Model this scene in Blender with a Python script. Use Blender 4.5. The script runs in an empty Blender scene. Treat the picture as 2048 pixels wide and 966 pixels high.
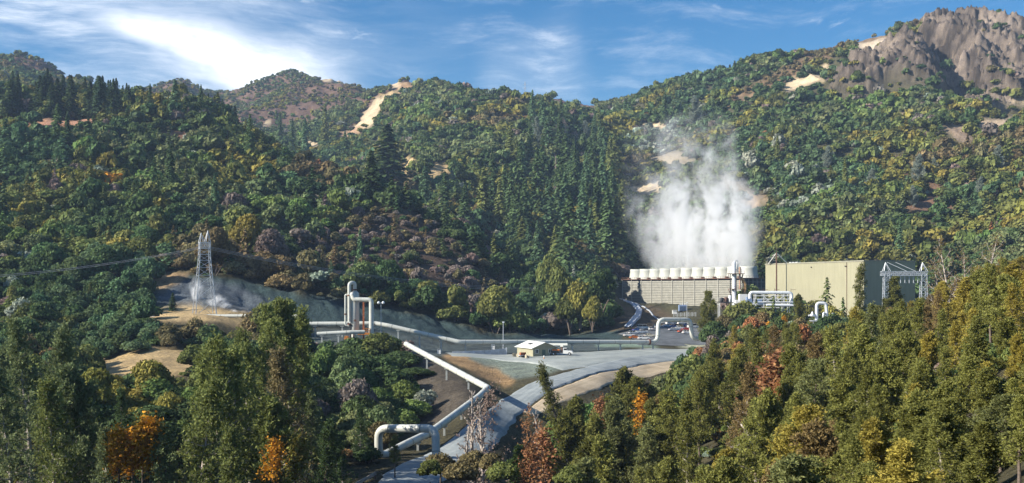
import bpy, bmesh, math, random
import numpy as np
from mathutils import Vector, Matrix

R = math.radians
random.seed(7)
rng = np.random.default_rng(7)
F, CX, HZ = 2200.0, 1024.0, 575.0        # focal length and horizon of the 2048 px wide photograph

sc = bpy.context.scene
# ------------------------------------------------------------------ camera
cam_d = bpy.data.cameras.new("camera")
cam = bpy.data.objects.new("camera", cam_d)
sc.collection.objects.link(cam)
sc.camera = cam
cam.location = (0, 0, 0)
cam.rotation_euler = (R(90), 0, 0)
cam_d.sensor_width = 36
cam_d.lens = 36 * F / 2048
cam_d.shift_y = (HZ - 483) / 2048
cam_d.clip_start = 0.5
cam_d.clip_end = 20000

# ------------------------------------------------------------------ light
SUN_EL, SUN_AZ = 28.0, -106.0             # azimuth measured from +Y (view direction) clockwise
sd = Vector((math.sin(R(SUN_AZ)) * math.cos(R(SUN_EL)), math.cos(R(SUN_AZ)) * math.cos(R(SUN_EL)), math.sin(R(SUN_EL))))
sun_d = bpy.data.lights.new("sun", 'SUN')
sun_d.energy = 5.0
sun_d.angle = R(0.5)
sun_d.color = (1.0, 0.93, 0.80)
sun = bpy.data.objects.new("sun", sun_d)
sc.collection.objects.link(sun)
sun.rotation_euler = sd.to_track_quat('Z', 'Y').to_euler()
sun.location = (-300, 0, 500)

world = bpy.data.worlds.new("World")
sc.world = world
world.use_nodes = True
wn = world.node_tree
wn.nodes.clear()
def N(nt, t, **kw):
    n = nt.nodes.new(t)
    for k, v in kw.items():
        if k.startswith('_'):
            setattr(n, k[1:], v)
    return n
def math_n(nt, op, a, b=None, c=None, clamp=False):
    n = nt.nodes.new('ShaderNodeMath'); n.operation = op; n.use_clamp = clamp
    for i, v in enumerate((a, b, c)):
        if v is None: continue
        if isinstance(v, (int, float)): n.inputs[i].default_value = v
        else: nt.links.new(v, n.inputs[i])
    return n.outputs[0]
def smooth_n(nt, v, lo, hi, tolo=0.0, tohi=1.0):
    n = nt.nodes.new('ShaderNodeMapRange'); n.interpolation_type = 'SMOOTHSTEP'
    nt.links.new(v, n.inputs['Value'])
    for k, x in (('From Min', lo), ('From Max', hi), ('To Min', tolo), ('To Max', tohi)):
        n.inputs[k].default_value = x
    return n.outputs['Result']
def mix_n(nt, fac, a, b, mode='MIX'):
    n = nt.nodes.new('ShaderNodeMix'); n.data_type = 'RGBA'; n.blend_type = mode
    if isinstance(fac, (int, float)): n.inputs[0].default_value = fac
    else: nt.links.new(fac, n.inputs[0])
    for i, v in ((6, a), (7, b)):
        if isinstance(v, tuple): n.inputs[i].default_value = (v[0], v[1], v[2], 1)
        else: nt.links.new(v, n.inputs[i])
    return n.outputs[2]
def noise_n(nt, vec, scale, detail=4, rough=0.55, dist=0.0):
    n = nt.nodes.new('ShaderNodeTexNoise')
    if vec is not None: nt.links.new(vec, n.inputs['Vector'])
    n.inputs['Scale'].default_value = scale; n.inputs['Detail'].default_value = detail
    n.inputs['Roughness'].default_value = rough; n.inputs['Distortion'].default_value = dist
    return n.outputs['Fac']
def map_n(nt, vec, loc=(0, 0, 0), rot=(0, 0, 0), scl=(1, 1, 1)):
    n = nt.nodes.new('ShaderNodeMapping'); nt.links.new(vec, n.inputs['Vector'])
    n.inputs['Location'].default_value = loc; n.inputs['Rotation'].default_value = rot; n.inputs['Scale'].default_value = scl
    return n.outputs[0]

SKY_STRENGTH = 0.060
sky = N(wn, 'ShaderNodeTexSky'); sky.sky_type = 'NISHITA'; sky.sun_disc = False
sky.sun_elevation = R(SUN_EL); sky.sun_rotation = R(SUN_AZ)
sky.altitude = 700; sky.air_density = 1.0; sky.dust_density = 0.3; sky.ozone_density = 3.0
tc = N(wn, 'ShaderNodeTexCoord')
sep = N(wn, 'ShaderNodeSeparateXYZ'); wn.links.new(tc.outputs['Generated'], sep.inputs[0])
DX, DY, DZ = sep.outputs
hs = N(wn, 'ShaderNodeHueSaturation'); wn.links.new(sky.outputs[0], hs.inputs['Color'])
hs.inputs['Saturation'].default_value = 1.45; hs.inputs['Value'].default_value = 1.1
# cirrus: wind-drawn streaks placed by direction in the sky
comb = N(wn, 'ShaderNodeCombineXYZ'); wn.links.new(DX, comb.inputs[0]); wn.links.new(DZ, comb.inputs[1]); wn.links.new(DY, comb.inputs[2])
warp = N(wn, 'ShaderNodeTexNoise'); wn.links.new(comb.outputs[0], warp.inputs['Vector']); warp.inputs['Scale'].default_value = 4.0; warp.inputs['Detail'].default_value = 3
vadd = N(wn, 'ShaderNodeVectorMath'); vadd.operation = 'MULTIPLY_ADD'
wn.links.new(warp.outputs['Color'], vadd.inputs[0]); vadd.inputs[1].default_value = (0.10, 0.07, 0.1); wn.links.new(comb.outputs[0], vadd.inputs[2])
CV = vadd.outputs[0]
st1 = noise_n(wn, map_n(wn, CV, rot=(0, 0, R(-24)), scl=(2.6, 17.0, 2.0)), 2.4, 8, 0.66)     # veil streaks falling to the east
st2 = noise_n(wn, map_n(wn, CV, loc=(3, 1, 0), rot=(0, 0, R(28)), scl=(3.4, 15.0, 2.0)), 2.6, 8, 0.68)
fine = noise_n(wn, map_n(wn, CV, loc=(7, 1, 0), rot=(0, 0, R(-15)), scl=(6.0, 14.0, 4.0)), 3.0, 6, 0.65)
# big bright bank: distance from a line running down to the east
def bank(x0, z0, x1, z1, w0, w1):
    # returns a soft ridge along the segment (x0,z0)-(x1,z1)
    dx, dz = x1 - x0, z1 - z0
    L2 = dx * dx + dz * dz; L = math.sqrt(L2)
    wsep = N(wn, 'ShaderNodeSeparateXYZ'); wn.links.new(CV, wsep.inputs[0])
    ax = math_n(wn, 'SUBTRACT', wsep.outputs[0], x0 + 0.05); az = math_n(wn, 'SUBTRACT', wsep.outputs[1], z0 + 0.035)
    t = math_n(wn, 'DIVIDE', math_n(wn, 'ADD', math_n(wn, 'MULTIPLY', ax, dx), math_n(wn, 'MULTIPLY', az, dz)), L2, clamp=True)
    d = math_n(wn, 'DIVIDE', math_n(wn, 'ABSOLUTE', math_n(wn, 'SUBTRACT', math_n(wn, 'MULTIPLY', ax, dz), math_n(wn, 'MULTIPLY', az, dx))), L)
    tt = math_n(wn, 'DIVIDE', math_n(wn, 'ADD', math_n(wn, 'MULTIPLY', ax, dx), math_n(wn, 'MULTIPLY', az, dz)), L2)
    endf = math_n(wn, 'MULTIPLY', smooth_n(wn, tt, -0.35, 0.1), smooth_n(wn, tt, 1.35, 0.85))
    w = math_n(wn, 'ADD', math_n(wn, 'MULTIPLY', t, w1 - w0), w0)
    r = math_n(wn, 'DIVIDE', d, w)
    return math_n(wn, 'MULTIPLY', smooth_n(wn, r, 1.25, 0.05), endf)
def pv(px, py):
    u, v = (px - CX) / F, (HZ - py) / F
    l = math.sqrt(1 + u * u + v * v)
    return u / l, v / l
b1 = bank(*pv(250, 72), *pv(650, 175), 0.018, 0.044)
b2 = bank(*pv(-60, 20), *pv(420, 115), 0.024, 0.034)
b3 = bank(*pv(1010, 140), *pv(1150, 90), 0.035, 0.045)
lw = smooth_n(wn, DX, 0.02, -0.30)        # general veil toward the west
veil = math_n(wn, 'MULTIPLY', smooth_n(wn, st1, 0.34, 0.72), lw)
core = math_n(wn, 'MULTIPLY', b1, smooth_n(wn, fine, 0.15, 0.6, 0.5, 1.05))
side = math_n(wn, 'MULTIPLY', b2, smooth_n(wn, st1, 0.3, 0.70, 0.05, 0.62))
mid = math_n(wn, 'MULTIPLY', b3, smooth_n(wn, st2, 0.35, 0.7, 0.1, 0.45))
thin = math_n(wn, 'MULTIPLY', smooth_n(wn, st2, 0.46, 0.80), math_n(wn, 'ADD', math_n(wn, 'MULTIPLY', fine, 0.55), 0.12))
puff = math_n(wn, 'MULTIPLY', smooth_n(wn, fine, 0.62, 0.78), 0.35)
tot = math_n(wn, 'MAXIMUM', core, side)
tot = math_n(wn, 'ADD', tot, math_n(wn, 'MULTIPLY', veil, 0.30))
tot = math_n(wn, 'ADD', tot, math_n(wn, 'MULTIPLY', thin, 0.75))
tot = math_n(wn, 'ADD', tot, mid)
tot = math_n(wn, 'ADD', tot, puff, clamp=True)
skyc = mix_n(wn, tot, hs.outputs[0], (12.5, 13.0, 13.6))
bg = N(wn, 'ShaderNodeBackground'); bg.inputs['Strength'].default_value = SKY_STRENGTH
wn.links.new(skyc, bg.inputs['Color'])
wo = N(wn, 'ShaderNodeOutputWorld'); wn.links.new(bg.outputs[0], wo.inputs['Surface'])
world.cycles.sampling_method = 'MANUAL'; world.cycles.sample_map_resolution = 512

sc.view_settings.view_transform = 'Standard'; sc.view_settings.look = 'None'
sc.view_settings.exposure = 0.90; sc.view_settings.gamma = 1.0; sc.view_settings.use_curve_mapping = False
sc.cycles.use_denoising = True
sc.cycles.max_bounces = 5; sc.cycles.diffuse_bounces = 2; sc.cycles.glossy_bounces = 2
sc.cycles.transmission_bounces = 2; sc.cycles.transparent_max_bounces = 8; sc.cycles.volume_bounces = 3
sc.cycles.volume_step_rate = 1.0; sc.cycles.volume_max_steps = 128
sc.cycles.use_adaptive_sampling = True; sc.cycles.adaptive_threshold = 0.02
sc.cycles.sample_clamp_indirect = 4

# ------------------------------------------------------------------ helpers
def P(px, py, D):
    """world point seen at photo pixel (px,py) at distance D along the view axis"""
    return ((px - CX) / F * D, D, (HZ - py) / F * D)
def X(px, D): return (px - CX) / F * D
def Z(py, D): return (HZ - py) / F * D

TAB = np.random.default_rng(3).random((256, 256))
def vnoise(x, y):
    xi = np.floor(x).astype(int); yi = np.floor(y).astype(int)
    fx = x - xi; fy = y - yi
    fx = fx * fx * fx * (fx * (fx * 6 - 15) + 10); fy = fy * fy * fy * (fy * (fy * 6 - 15) + 10)
    a = TAB[xi & 255, yi & 255]; b = TAB[(xi + 1) & 255, yi & 255]
    c = TAB[xi & 255, (yi + 1) & 255]; d = TAB[(xi + 1) & 255, (yi + 1) & 255]
    return (a + (b - a) * fx) * (1 - fy) + (c + (d - c) * fx) * fy
def fbm(x, y, o=4, gain=0.5):
    s = 0.0; a = 1.0; t = 0.0
    for i in range(o):
        s = s + a * (vnoise(x + 17.3 * i, y - 9.1 * i) * 2 - 1); t += a
        x = x * 2.03; y = y * 2.03; a *= gain
    return s / t
def ridged(x, y, o=4):
    s = 0.0; a = 1.0; t = 0.0
    for i in range(o):
        s = s + a * (1 - np.abs(vnoise(x + 31.7 * i, y + 5.3 * i) * 2 - 1) * 2); t += a
        x = x * 2.1; y = y * 2.1; a *= 0.55
    return s / t
def sstep(x, a, b):
    t = np.clip((x - a) / (b - a), 0, 1); return t * t * (3 - 2 * t)
def inpoly(x, y, poly):
    r = np.zeros(np.shape(x), bool); n = len(poly)
    for i in range(n):
        x0, y0 = poly[i]; x1, y1 = poly[(i + 1) % n]
        c = ((y0 > y) != (y1 > y)) & (x < (x1 - x0) * (y - y0) / (y1 - y0 + 1e-9) + x0)
        r ^= c
    return r
def seg_dist(x, y, pts):
    best = np.full(np.shape(x), 1e9); 
    for (x0, y0), (x1, y1) in zip(pts[:-1], pts[1:]):
        dx, dy = x1 - x0, y1 - y0
        t = np.clip(((x - x0) * dx + (y - y0) * dy) / (dx * dx + dy * dy), 0, 1)
        best = np.minimum(best, np.hypot(x - x0 - t * dx, y - y0 - t * dy))
    return best

def new_mat(name):
    m = bpy.data.materials.new(name); m.use_nodes = True
    m.node_tree.nodes.clear()
    out = m.node_tree.nodes.new('ShaderNodeOutputMaterial')
    return m, m.node_tree, out
def simple_mat(name, col, rough=0.6, metal=0.0, var=0.15, scale=1.5, dirt=None, bump=0.0, spec=0.4, dscale=0.35):
    m, nt, out = new_mat(name)
    b = nt.nodes.new('ShaderNodeBsdfPrincipled'); nt.links.new(b.outputs[0], out.inputs[0])
    t = nt.nodes.new('ShaderNodeTexCoord')
    n = noise_n(nt, t.outputs['Object'], scale, 6, 0.6)
    lo = tuple(c * (1 - var) for c in col); hi = tuple(min(1, c * (1 + var)) for c in col)
    c = mix_n(nt, smooth_n(nt, n, 0.3, 0.7), lo, hi)
    if dirt:
        n2 = noise_n(nt, map_n(nt, t.outputs['Object'], scl=(1, 1, 0.25)), dscale * 4, 7, 0.65)
        c = mix_n(nt, smooth_n(nt, n2, 0.52, 0.75), c, dirt)
    nt.links.new(c, b.inputs['Base Color'])
    b.inputs['Roughness'].default_value = rough; b.inputs['Metallic'].default_value = metal
    b.inputs['Specular IOR Level'].default_value = spec
    if bump:
        bm_ = nt.nodes.new('ShaderNodeBump'); bm_.inputs['Strength'].default_value = bump
        nt.links.new(n, bm_.inputs['Height']); nt.links.new(bm_.outputs[0], b.inputs['Normal'])
    return m

class MB:
    """collects shapes into one mesh"""
    def __init__(s): s.v = []; s.f = []; s.mi = []; s.sm = []
    def add(s, vs, fs, mi=0, smooth=False):
        o = len(s.v); s.v += [tuple(v) for v in vs]
        s.f += [tuple(i + o for i in f) for f in fs]
        s.mi += [mi] * len(fs); s.sm += [smooth] * len(fs)
    def box(s, c, size, rz=0.0, mi=0, M=None):
        hx, hy, hz = size[0] / 2, size[1] / 2, size[2] / 2
        ca, sa = math.cos(rz), math.sin(rz); vs = []
        for dz in (-hz, hz):
            for dx, dy in ((-hx, -hy), (hx, -hy), (hx, hy), (-hx, hy)):
                p = (c[0] + dx * ca - dy * sa, c[1] + dx * sa + dy * ca, c[2] + dz)
                if M is not None: p = tuple(M @ Vector(p))
                vs.append(p)
        s.add(vs, [(3, 2, 1, 0), (4, 5, 6, 7), (0, 1, 5, 4), (1, 2, 6, 5), (2, 3, 7, 6), (3, 0, 4, 7)], mi)
    def beam(s, a, b, w, mi=0, h=None):
        a = Vector(a); b = Vector(b); d = (b - a)
        if d.length < 1e-6: return
        d.normalize(); up = Vector((0, 0, 1)) if abs(d.z) < 0.95 else Vector((0, 1, 0))
        u = d.cross(up).normalized() * w / 2; v = u.cross(d).normalized() * (h or w) / 2
        vs = [p + q for p in (a, b) for q in (-u - v, u - v, u + v, -u + v)]
        s.add(vs, [(0, 3, 2, 1), (4, 5, 6, 7), (0, 1, 5, 4), (1, 2, 6, 5), (2, 3, 7, 6), (3, 0, 4, 7)], mi)
    def tube(s, pts, r, n=10, mi=0, caps=True, smooth=True):
        pts = [Vector(p) for p in pts]; k = len(pts)
        rs = r if isinstance(r, (list, tuple)) else [r] * k
        tang = [((pts[min(i + 1, k - 1)] - pts[max(i - 1, 0)])).normalized() for i in range(k)]
        t0 = tang[0]; up = Vector((0, 0, 1)) if abs(t0.z) < 0.9 else Vector((0, 1, 0))
        u = t0.cross(up).normalized(); vs = []
        for i in range(k):
            t = tang[i]; u = (u - t * u.dot(t)).normalized(); w = t.cross(u)
            for j in range(n):
                a = 2 * math.pi * j / n
                vs.append(pts[i] + (u * math.cos(a) + w * math.sin(a)) * rs[i])
        fs = [(i * n + j, i * n + (j + 1) % n, (i + 1) * n + (j + 1) % n, (i + 1) * n + j) for i in range(k - 1) for j in range(n)]
        s.add(vs, fs, mi, smooth)
        if caps:
            s.add([vs[j] for j in range(n)], [tuple(range(n))[::-1]], mi)
            s.add([vs[(k - 1) * n + j] for j in range(n)], [tuple(range(n))], mi)
    def lathe(s, c, prof, n=20, mi=0, smooth=True):
        vs = [(c[0] + r * math.cos(2 * math.pi * j / n), c[1] + r * math.sin(2 * math.pi * j / n), c[2] + z) for r, z in prof for j in range(n)]
        fs = [(i * n + j, i * n + (j + 1) % n, (i + 1) * n + (j + 1) % n, (i + 1) * n + j) for i in range(len(prof) - 1) for j in range(n)]
        s.add(vs, fs, mi, smooth)
    def poly_prism(s, pts, z0, z1, mi=0):
        n = len(pts); vs = [(x, y, z0) for x, y in pts] + [(x, y, z1) for x, y in pts]
        s.add(vs, [tuple(range(n))[::-1], tuple(range(n, 2 * n))] + [(i, (i + 1) % n, n + (i + 1) % n, n + i) for i in range(n)], mi)
    def build(s, name, mats, parent=None, loc=(0, 0, 0)):
        me = bpy.data.meshes.new(name); me.from_pydata(s.v, [], s.f)
        if not isinstance(mats, (list, tuple)): mats = [mats]
        for m in mats: me.materials.append(m)
        me.polygons.foreach_set('material_index', s.mi); me.polygons.foreach_set('use_smooth', s.sm)
        me.update()
        o = bpy.data.objects.new(name, me); sc.collection.objects.link(o)
        o.location = loc
        if parent is not None: o.parent = parent
        return o

def np_mesh(name, V, quads=None, tris=None, mat=None, col=None, smooth=False):
    """mesh from numpy arrays; col is per-vertex rgb stored in attribute 'tint'"""
    me = bpy.data.meshes.new(name)
    nq = 0 if quads is None else len(quads); ntr = 0 if tris is None else len(tris)
    idx = np.concatenate([a.ravel() for a in (quads, tris) if a is not None and len(a)]).astype(np.int32)
    me.vertices.add(len(V)); me.vertices.foreach_set('co', np.ascontiguousarray(V, np.float32).ravel())
    me.loops.add(len(idx)); me.loops.foreach_set('vertex_index', idx)
    me.polygons.add(nq + ntr)
    ls = np.concatenate([np.arange(nq) * 4, nq * 4 + np.arange(ntr) * 3]).astype(np.int32)
    me.polygons.foreach_set('loop_start', ls)
    if smooth: me.polygons.foreach_set('use_smooth', np.ones(nq + ntr, bool))
    if col is not None:
        a = me.attributes.new('tint', 'FLOAT_COLOR', 'POINT')
        c = np.ones((len(V), 4), np.float32); c[:, :3] = col
        a.data.foreach_set('color', c.ravel())
    me.update(calc_edges=True); me.validate()
    if mat is not None: me.materials.append(mat)
    return me
def link(name, me, parent=None, loc=(0, 0, 0)):
    o = bpy.data.objects.new(name, me); sc.collection.objects.link(o); o.location = loc
    if parent is not None: o.parent = parent
    return o
def tag(o, label=None, cat=None, group=None, kind=None):
    if label: o['label'] = label
    if cat: o['category'] = cat
    if group: o['group'] = group
    if kind: o['kind'] = kind
    return o
def thing(name, label, cat, loc=(0, 0, 0), rz=0.0, group=None):
    o = bpy.data.objects.new(name, None); sc.collection.objects.link(o)
    o.location = loc; o.rotation_euler = (0, 0, rz); o.empty_display_size = 0.5
    return tag(o, label, cat, group)
def bent(pts, rad, seg=6):
    """polyline with rounded corners"""
    pts = [Vector(p) for p in pts]; out = [pts[0]]
    for i in range(1, len(pts) - 1):
        a, b, c = pts[i - 1], pts[i], pts[i + 1]
        d1 = (a - b); d2 = (c - b); ang = d1.angle(d2)
        if ang > R(172): out.append(b); continue
        t = min(rad / math.tan(ang / 2), d1.length * 0.48, d2.length * 0.48)
        p1 = b + d1.normalized() * t; p2 = b + d2.normalized() * t
        for k in range(seg + 1):
            s_ = k / seg
            out.append(p1.lerp(b, s_).lerp(b.lerp(p2, s_), s_))
    out.append(pts[-1]); return out

# ------------------------------------------------------------------ terrain heights
# each column of the valley: near ground heights (distance: metres below the lens), then what the photo shows (distance: height in picture rows)
COLS = {
 -2500: ({3:-4, 30:-8, 60:-12, 100:-16}, {180:740, 260:700, 340:640, 430:560, 600:450, 900:380, 1300:360, 2500:340, 4600:300}),
 -500: ({3:-4, 30:-10, 60:-18, 100:-24}, {180:800, 260:740, 340:660, 430:560, 550:450, 700:340, 900:240, 1000:220, 1300:230, 1700:180, 2500:160, 4600:260}),
 0: ({3:-4, 30:-12, 60:-22, 100:-28, 140:-29}, {200:860, 260:770, 320:690, 380:625, 430:570, 520:480, 620:390, 720:310, 800:250, 850:236, 950:212, 1050:220, 1300:220, 1500:170, 1800:110, 2200:130, 4600:300}),
 75: ({3:-4, 30:-12, 60:-22, 100:-28, 140:-29}, {200:860, 260:765, 320:690, 380:630, 430:570, 520:475, 620:388, 720:308, 800:252, 850:236, 950:205, 1050:214, 1300:215, 1500:175, 1750:130, 2200:150, 4600:300}),
 150: ({3:-4, 30:-12, 60:-22, 100:-28, 140:-29}, {200:850, 260:760, 300:740, 330:715, 380:640, 430:570, 520:470, 620:385, 720:305, 800:255, 850:236, 950:205, 1050:220, 1400:235, 1700:160, 2100:180, 4600:300}),
 300: ({3:-4, 30:-12, 60:-22, 100:-28, 140:-29}, {200:850, 250:770, 265:742, 290:725, 320:690, 350:650, 375:628, 395:622, 415:580, 430:556, 520:470, 620:390, 720:320, 820:265, 900:224, 1000:217, 1100:235, 1500:260, 1900:205, 2300:174, 2700:195, 4600:320}),
 360: ({3:-4, 30:-12, 60:-22, 100:-28, 140:-29}, {200:850, 250:775, 265:744, 290:728, 325:690, 355:645, 375:626, 392:620, 402:612, 420:566, 432:552, 520:470, 620:390, 720:320, 820:265, 920:220, 1000:222, 1100:245, 1500:270, 1950:205, 2300:163, 2700:190, 4600:320}),
 430: ({3:-4, 30:-12, 60:-23, 100:-29, 140:-29}, {200:855, 250:780, 268:748, 295:730, 330:684, 358:640, 378:626, 392:622, 402:614, 425:566, 440:549, 520:475, 620:395, 720:328, 820:275, 930:228, 1000:240, 1100:275, 1500:280, 2000:225, 2400:187, 2700:197, 4600:320}),
 500: ({3:-4, 30:-12, 60:-24, 100:-30, 140:-29}, {200:870, 260:800, 300:745, 340:690, 372:646, 392:634, 402:628, 422:590, 445:556, 520:490, 620:415, 720:350, 800:300, 860:284, 950:310, 1200:330, 1500:290, 1900:225, 2300:173, 2700:190, 4600:320}),
 600: ({3:-4, 30:-13, 60:-25, 100:-32, 140:-30}, {200:880, 260:800, 310:725, 350:676, 382:660, 402:642, 420:604, 445:572, 500:530, 580:462, 680:390, 760:338, 800:328, 860:350, 1100:370, 1400:300, 1800:225, 2100:180, 2300:152, 2700:180, 4600:320}),
 700: ({3:-4, 30:-14, 60:-26, 100:-32, 140:-32}, {200:890, 260:800, 310:725, 335:682, 352:676, 388:668, 412:630, 445:592, 500:542, 580:472, 660:403, 700:378, 760:398, 950:400, 1150:340, 1400:270, 1700:212, 2000:166, 2400:190, 4600:320}),
 800: ({3:-4, 30:-15, 60:-27, 100:-33, 140:-33}, {160:985, 194:906, 215:880, 240:840, 265:790, 285:745, 300:718, 330:702, 350:692, 385:680, 412:645, 450:608, 500:562, 560:492, 620:427, 650:416, 700:440, 850:430, 1000:360, 1150:300, 1350:240, 1600:186, 1750:167, 2100:200, 4600:320}),
 870: ({3:-4, 30:-15, 60:-27, 100:-33, 140:-35}, {175:945, 195:912, 203:888, 225:850, 240:820, 262:770, 285:731, 300:722, 325:715, 350:704, 385:690, 412:655, 445:620, 490:570, 540:516, 580:470, 610:462, 680:480, 850:425, 1000:350, 1150:280, 1300:222, 1500:178, 1650:184, 2100:215, 4600:320}),
 930: ({3:-4, 30:-15, 60:-27, 100:-34, 140:-36}, {180:945, 210:870, 222:834, 240:792, 258:768, 275:752, 295:738, 320:720, 350:706, 388:692, 412:664, 445:628, 480:584, 520:530, 550:496, 580:490, 640:520, 720:505, 850:420, 1000:342, 1150:272, 1300:215, 1420:184, 1600:195, 4600:330}),
 1000: ({3:-4, 30:-15, 60:-27, 100:-34, 140:-37}, {180:960, 215:878, 240:832, 258:796, 280:770, 305:745, 328:724, 360:706, 393:692, 412:672, 440:648, 480:602, 520:564, 550:555, 600:582, 680:562, 780:490, 900:410, 1050:320, 1200:250, 1350:202, 1450:194, 1700:215, 4600:330}),
 1100: ({3:-4, 30:-15, 60:-27, 100:-34, 140:-37}, {180:1015, 215:935, 238:880, 258:795, 272:766, 290:750, 310:731, 340:714, 393:690, 408:682, 425:664, 450:642, 480:604, 520:586, 560:576, 620:570, 700:540, 800:480, 900:420, 1050:330, 1200:260, 1350:207, 1500:197, 1700:215, 4600:330}),
 1200: ({3:-4, 30:-14, 60:-25, 100:-32, 140:-35}, {180:990, 230:885, 262:800, 286:756, 300:744, 330:720, 390:692, 410:685, 428:668, 450:652, 480:622, 520:600, 580:590, 650:580, 720:545, 820:480, 930:410, 1050:340, 1200:275, 1350:217, 1500:210, 1700:230, 4600:330}),
 1260: ({3:-4, 30:-14, 60:-24, 100:-31, 140:-33}, {200:940, 280:790, 306:750, 325:728, 350:712, 390:692, 430:676, 445:670, 470:655, 510:636, 545:625, 570:620, 600:622, 690:610, 730:608, 770:575, 850:520, 950:440, 1080:350, 1200:280, 1350:215, 1450:203, 1700:225, 4600:330}),
 1300: ({3:-4, 30:-13, 60:-23, 100:-29, 140:-31}, {200:910, 290:780, 316:744, 335:724, 360:708, 392:692, 430:672, 470:660, 500:652, 530:646, 560:640, 590:622, 610:618, 690:612, 730:608, 770:570, 850:510, 950:435, 1050:365, 1150:305, 1300:232, 1430:190, 1600:195, 1900:230, 4600:330}),
 1400: ({3:-4, 30:-12, 60:-20, 100:-25, 140:-27}, {200:850, 260:790, 310:745, 340:722, 370:702, 395:690, 430:672, 470:660, 510:650, 545:630, 580:619, 690:611, 730:580, 800:520, 880:450, 960:385, 1060:320, 1180:250, 1300:196, 1400:166, 1600:180, 2000:230, 4600:330}),
 1500: ({3:-4, 30:-11, 60:-18, 100:-21, 140:-22}, {200:820, 260:745, 320:695, 370:665, 420:642, 480:634, 560:620, 650:612, 690:570, 750:515, 830:445, 900:385, 1000:310, 1100:250, 1200:200, 1300:160, 1380:145, 1500:160, 2000:250, 4600:330}),
 1600: ({3:-4, 30:-9, 60:-14, 100:-18, 150:-19}, {200:775, 260:715, 320:680, 380:655, 450:650, 560:630, 620:618, 650:570, 710:500, 780:430, 870:350, 960:290, 1060:235, 1160:182, 1280:131, 1340:115, 1450:130, 2000:250, 4600:330}),
 1750: ({3:-4, 30:-7, 60:-11, 100:-14}, {150:770, 200:730, 300:700, 400:675, 500:655, 590:640, 630:560, 700:480, 780:405, 870:335, 960:270, 1040:225, 1100:205, 1180:130, 1260:80, 1330:60, 1450:80, 2000:250, 4600:330}),
 1900: ({3:-4, 30:-6, 60:-10, 100:-9}, {150:700, 200:665, 260:670, 350:675, 480:660, 570:635, 610:560, 690:465, 770:392, 860:320, 950:260, 1020:228, 1080:202, 1160:115, 1230:62, 1290:37, 1420:60, 2000:250, 4600:330}),
 2048: ({3:-4, 30:-5, 60:-7, 100:-5}, {150:620, 200:590, 260:610, 350:630, 450:620, 520:560, 600:470, 700:400, 800:340, 900:285, 980:245, 1060:218, 1130:140, 1200:85, 1270:64, 1400:90, 2000:250, 4600:330}),
 2500: ({3:-3, 30:-2, 60:-1, 100:2}, {150:540, 200:520, 300:520, 450:500, 600:400, 800:280, 1000:180, 1200:60, 1400:40, 2000:150, 4600:330}),
 4500: ({3:-2, 30:0, 60:3, 100:6}, {150:500, 200:480, 300:460, 450:420, 600:330, 800:240, 1000:180, 1400:120, 2000:150, 4600:330}),
}
in_px = np.arange(-160, 2210, 3.2)
out_l = -160 - np.geomspace(4, 3400, 34)[::-1]; out_r = 2210 + np.geomspace(4, 3400, 34)
PXG = np.concatenate([out_l, in_px, out_r])
DG = np.unique(np.concatenate([np.geomspace(3, 150, 34), np.geomspace(150, 430, 120), np.geomspace(430, 1040, 150),
                               np.geomspace(1040, 1320, 110), np.geomspace(1320, 2500, 90), np.geomspace(2500, 4600, 14)]))
LG = np.log(DG)
cpx = sorted(COLS)
tabz = []
for c in cpx:
    near, far = COLS[c]
    S_ = np.interp(c, [560, 700, 800, 870, 930, 1000, 1100, 1200, 1245], [0, 6, 18, 32, 50, 68, 78, 50, 0])
    far = {d + S_ * float(np.interp(d, [397, 428, 560, 780], [0, 1, 1, 0])): y for d, y in far.items()}
    ks = sorted(list(near.items()) + [(d, (HZ - y) / F * d) for d, y in far.items()])
    tabz.append(np.interp(DG, [k[0] for k in ks], [k[1] for k in ks]))
tabz = np.array(tabz)                                # columns x D
H = np.empty((len(PXG), len(DG)))
# smooth (Catmull-like) interpolation across columns
ci = np.searchsorted(cpx, PXG) - 1; ci = np.clip(ci, 0, len(cpx) - 2)
cp = np.array(cpx, float)
tt = np.clip((PXG - cp[ci]) / (cp[ci + 1] - cp[ci]), 0, 1)
slope = np.zeros_like(tabz)
slope[1:-1] = (tabz[2:] - tabz[:-2]) / (cp[2:] - cp[:-2])[:, None]
hh = (cp[ci + 1] - cp[ci])[:, None]; t_ = tt[:, None]
H = ((2 * t_**3 - 3 * t_**2 + 1) * tabz[ci] + (t_**3 - 2 * t_**2 + t_) * hh * slope[ci] * 0.8 +
     (-2 * t_**3 + 3 * t_**2) * tabz[ci + 1] + (t_**3 - t_**2) * hh * slope[ci + 1] * 0.8)
def blur(a, k, ax):
    w = np.exp(-0.5 * (np.arange(-2 * k, 2 * k + 1) / k) ** 2); w /= w.sum()
    p = [(0, 0), (0, 0)]; p[ax] = (2 * k, 2 * k)
    b = np.pad(a, p, mode='edge'); r = np.zeros_like(a); n = a.shape[ax]
    for i, wi in enumerate(w):
        r += wi * (b[i:i + n] if ax == 0 else b[:, i:i + n])
    return r
H = blur(blur(H, 4, 0), 2, 1)
UG = (PXG - CX) / F
XX = UG[:, None] * DG[None, :]; YY = np.broadcast_to(DG[None, :], XX.shape)

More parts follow.
